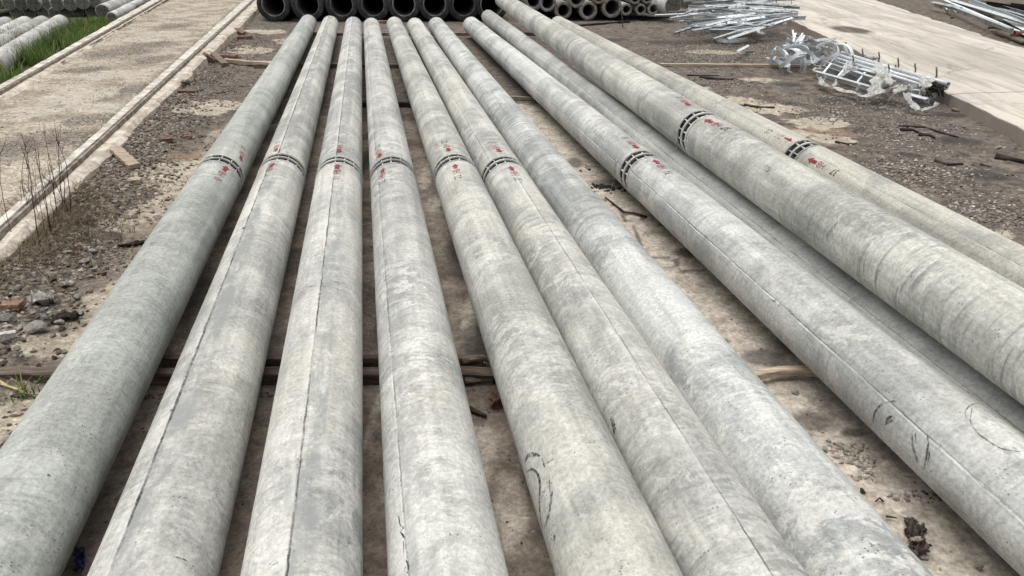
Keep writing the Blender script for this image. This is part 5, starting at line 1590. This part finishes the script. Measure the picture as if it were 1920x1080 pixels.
# crumpled film
def film(pts, width, label, seed, amp=.03):
    W = []
    for p in pts:
        W.append(at(*c5(p[0], p[1]), p[2]))
    return crumple('plastic_wrap', W, width * .75, M['film'], label, 'plastic wrap', 0.0, seed, .002, amp * .62, 15, 'torn plastic wrap on the steel bundle', z_of=True)
film([(110, 440, .05), (150, 520, .02), (260, 580, .02), (400, 610, .02), (540, 640, .02), (650, 690, .03), (780, 680, .05), (900, 640, .07), (1020, 590, .09), (1150, 560, .12)], .13, 'long loop of torn plastic trailing on the gravel in front of the bundle', 11, .02)
film([(870, 240, .24), (890, 330, .22), (900, 430, .20), (880, 520, .15), (840, 620, .08), (800, 700, .03)], .26, 'plastic tuft standing up in the middle of the bundle', 12, .035)
film([(960, 390, .22), (1000, 460, .2), (1010, 530, .17)], .2, 'yellowish plastic lump beside the middle tuft', 13, .04)
film([(1500, 450, .21), (1480, 510, .20), (1450, 570, .16), (1400, 640, .10)], .22, 'plastic wrapped round the tubes at the right end of the bundle', 14, .03)
film([(1220, 650, .11), (1270, 740, .05), (1330, 820, .01), (1400, 870, .0)], .14, 'pointed plastic tail hanging down at the right of the bundle', 15, .02)
film([(1400, 860, .0), (1500, 850, .01), (1590, 820, .03), (1630, 770, .05)], .07, 'thin plastic loop round the dark tangle', 16, .015)
film([(500, 240, .2), (480, 300, .17), (470, 350, .14)], .16, 'small plastic peak on the left part of the bundle', 17, .03)
film([(600, 310, .16), (480, 370, .14), (350, 450, .09), (300, 560, .02)], .09, 'twisted plastic strip crossing the angle bars', 18, .02)
film([(1050, 620, .1), (1150, 600, .12), (1240, 560, .14), (1330, 590, .12)], .2, 'white crushed plastic between the middle tuft and the right end', 19, .035)
film([(700, 190, .1), (780, 190, .1), (870, 200, .1)], .12, 'white plastic lump behind the bundle at the road edge', 20, .03)
film([(75, 340, .05), (110, 335, .07), (150, 345, .06)], .16, 'pale green plastic scrap at the left end of the bundle', 21, .03)
# black tangle at the end of the bundle
for i in range(9):
    p = at(*c5(random.uniform(1490, 1690), random.uniform(650, 760)), .03); b = MB(); pts = []
    for k in range(7): pts.append(Vector((random.uniform(-.1, .1), random.uniform(-.12, .12), random.uniform(0, .16))))
    b.tube(pts, .008, 5); o = b.build('black_twig', M['dark_wood'], None, True); o.location = p
    tag(o, 'black twisted wire or twig in the tangle at the right end of the wrapped bundle', 'twig', 'black tangle by the wrapped bundle')

# long bars beyond the road, upper right
c6 = lambda x, y: (1740 + x / 8.306, y / 8.306)
FB = [((100, 55), (880, 275), 0), ((250, -10), (1540, 540), 0), ((370, -5), (1540, 350), 2), ((640, -30), (1540, 300), 0), ((700, 0), (1560, 260), 1), ((420, 20), (1000, 200), 1), ((900, 20), (1540, 110), 3), ((300, 60), (1300, 440), 1), ((1200, 290), (1560, 480), 0), ((820, -10), (1560, 190), 1), ((1270, 40), (1560, 75), 3), ((60, 25), (500, 120), 1)]
for i, (a, b_, k_) in enumerate(FB):
    za = .06 + .05 * (i % 4)
    A, B = at(*c6(*a), za), at(*c6(*b_), za)
    lab = ['grey bar on the left of the sheaf beyond the road', 'long grey bar lowest of the sheaf beyond the road', 'brightest white bar of the sheaf beyond the road', 'upper grey bar of the sheaf beyond the road', 'dull bar at the top of the sheaf beyond the road', 'short dull bar inside the sheaf beyond the road', 'dark thin rod right of the sheaf beyond the road',
           'dull bar under the sheaf beyond the road', 'short bar at the right edge below the sheaf', 'dull bar crossing the top right corner', 'dark rod with a pale top at the upper right corner', 'dull bar end at the left tip of the sheaf'][i]
    angle_bar(A, B, .09, .008, .3 * (i % 3 - 1), lab, M['galv'] if k_ in (0, 2) else M['galv_dull'] if k_ == 1 else M['dark_wood'], 0, 700 + i, 'long bars lying beyond the road', 'steel_bar')
stick([(1770, 24), (1774, 30), (1782, 28), (1790, 34)], .02, M['galv'], 'loop of pale wire beside the sheaf beyond the road', 'wire_loop', 'wire', z=.05)
rock(1784, 36, .07, 'white scrap on the dirt just beyond the road')
flat_stick((1850, 61), (1873, 62), .04, .03, M['dark_wood'], 'dark stick on the dirt beyond the road', z=.02)
flat_stick((1866, 70), (1925, 92), .2, .03, M['wood'], 'brown soil edge of the ditch along the far side of the road at the right', z=.03)  # plank shape stands for the lower soil edge of the ditch

# ------------------------------------------------------------------ sky, sun, camera
world = bpy.data.worlds.new('World'); scene.world = world
world.use_nodes = True
nt = world.node_tree
bg = nt.nodes['Background']
sky = nt.nodes.new('ShaderNodeTexSky'); sky.sky_type = 'NISHITA'; sky.sun_disc = False
SUN_EL, SUN_AZ = R(80), R(-60)
sky.sun_elevation = SUN_EL; sky.sun_rotation = SUN_AZ
sky.air_density = 1.0; sky.dust_density = 4.0; sky.ozone_density = 1.0
hs = nt.nodes.new('ShaderNodeHueSaturation'); hs.inputs['Saturation'].default_value = 0.12
nt.links.new(sky.outputs[0], hs.inputs['Color']); nt.links.new(hs.outputs[0], bg.inputs['Color'])
bg.inputs['Strength'].default_value = 0.105
sl = bpy.data.lights.new('sun', 'SUN'); sl.energy = 1.6; sl.angle = R(65); sl.color = (1.0, 0.95, 0.88)
so = bpy.data.objects.new('sun', sl); col.objects.link(so)
dvec = Vector((math.sin(SUN_AZ) * math.cos(SUN_EL), math.cos(SUN_AZ) * math.cos(SUN_EL), math.sin(SUN_EL)))
so.rotation_euler = (-dvec).to_track_quat('-Z', 'Y').to_euler()
so.location = (0, 0, 20)

cam = bpy.data.cameras.new('camera'); co = bpy.data.objects.new('camera', cam); col.objects.link(co)
cam.sensor_fit = 'HORIZONTAL'; cam.sensor_width = 36; cam.lens = CAM_F / 1920 * 36
cam.clip_start = .05; cam.clip_end = 3000
co.location = (0, 0, CAM_H); co.rotation_euler = (R(90) - CAM_P, 0, 0)
scene.camera = co
scene.render.resolution_x, scene.render.resolution_y = 1024, 576
vs = scene.view_settings
vs.view_transform = 'Standard'; vs.look = 'None'; vs.gamma = 1; vs.exposure = 0.47
scene.render.engine = 'CYCLES'
scene.cycles.transparent_max_bounces = 16
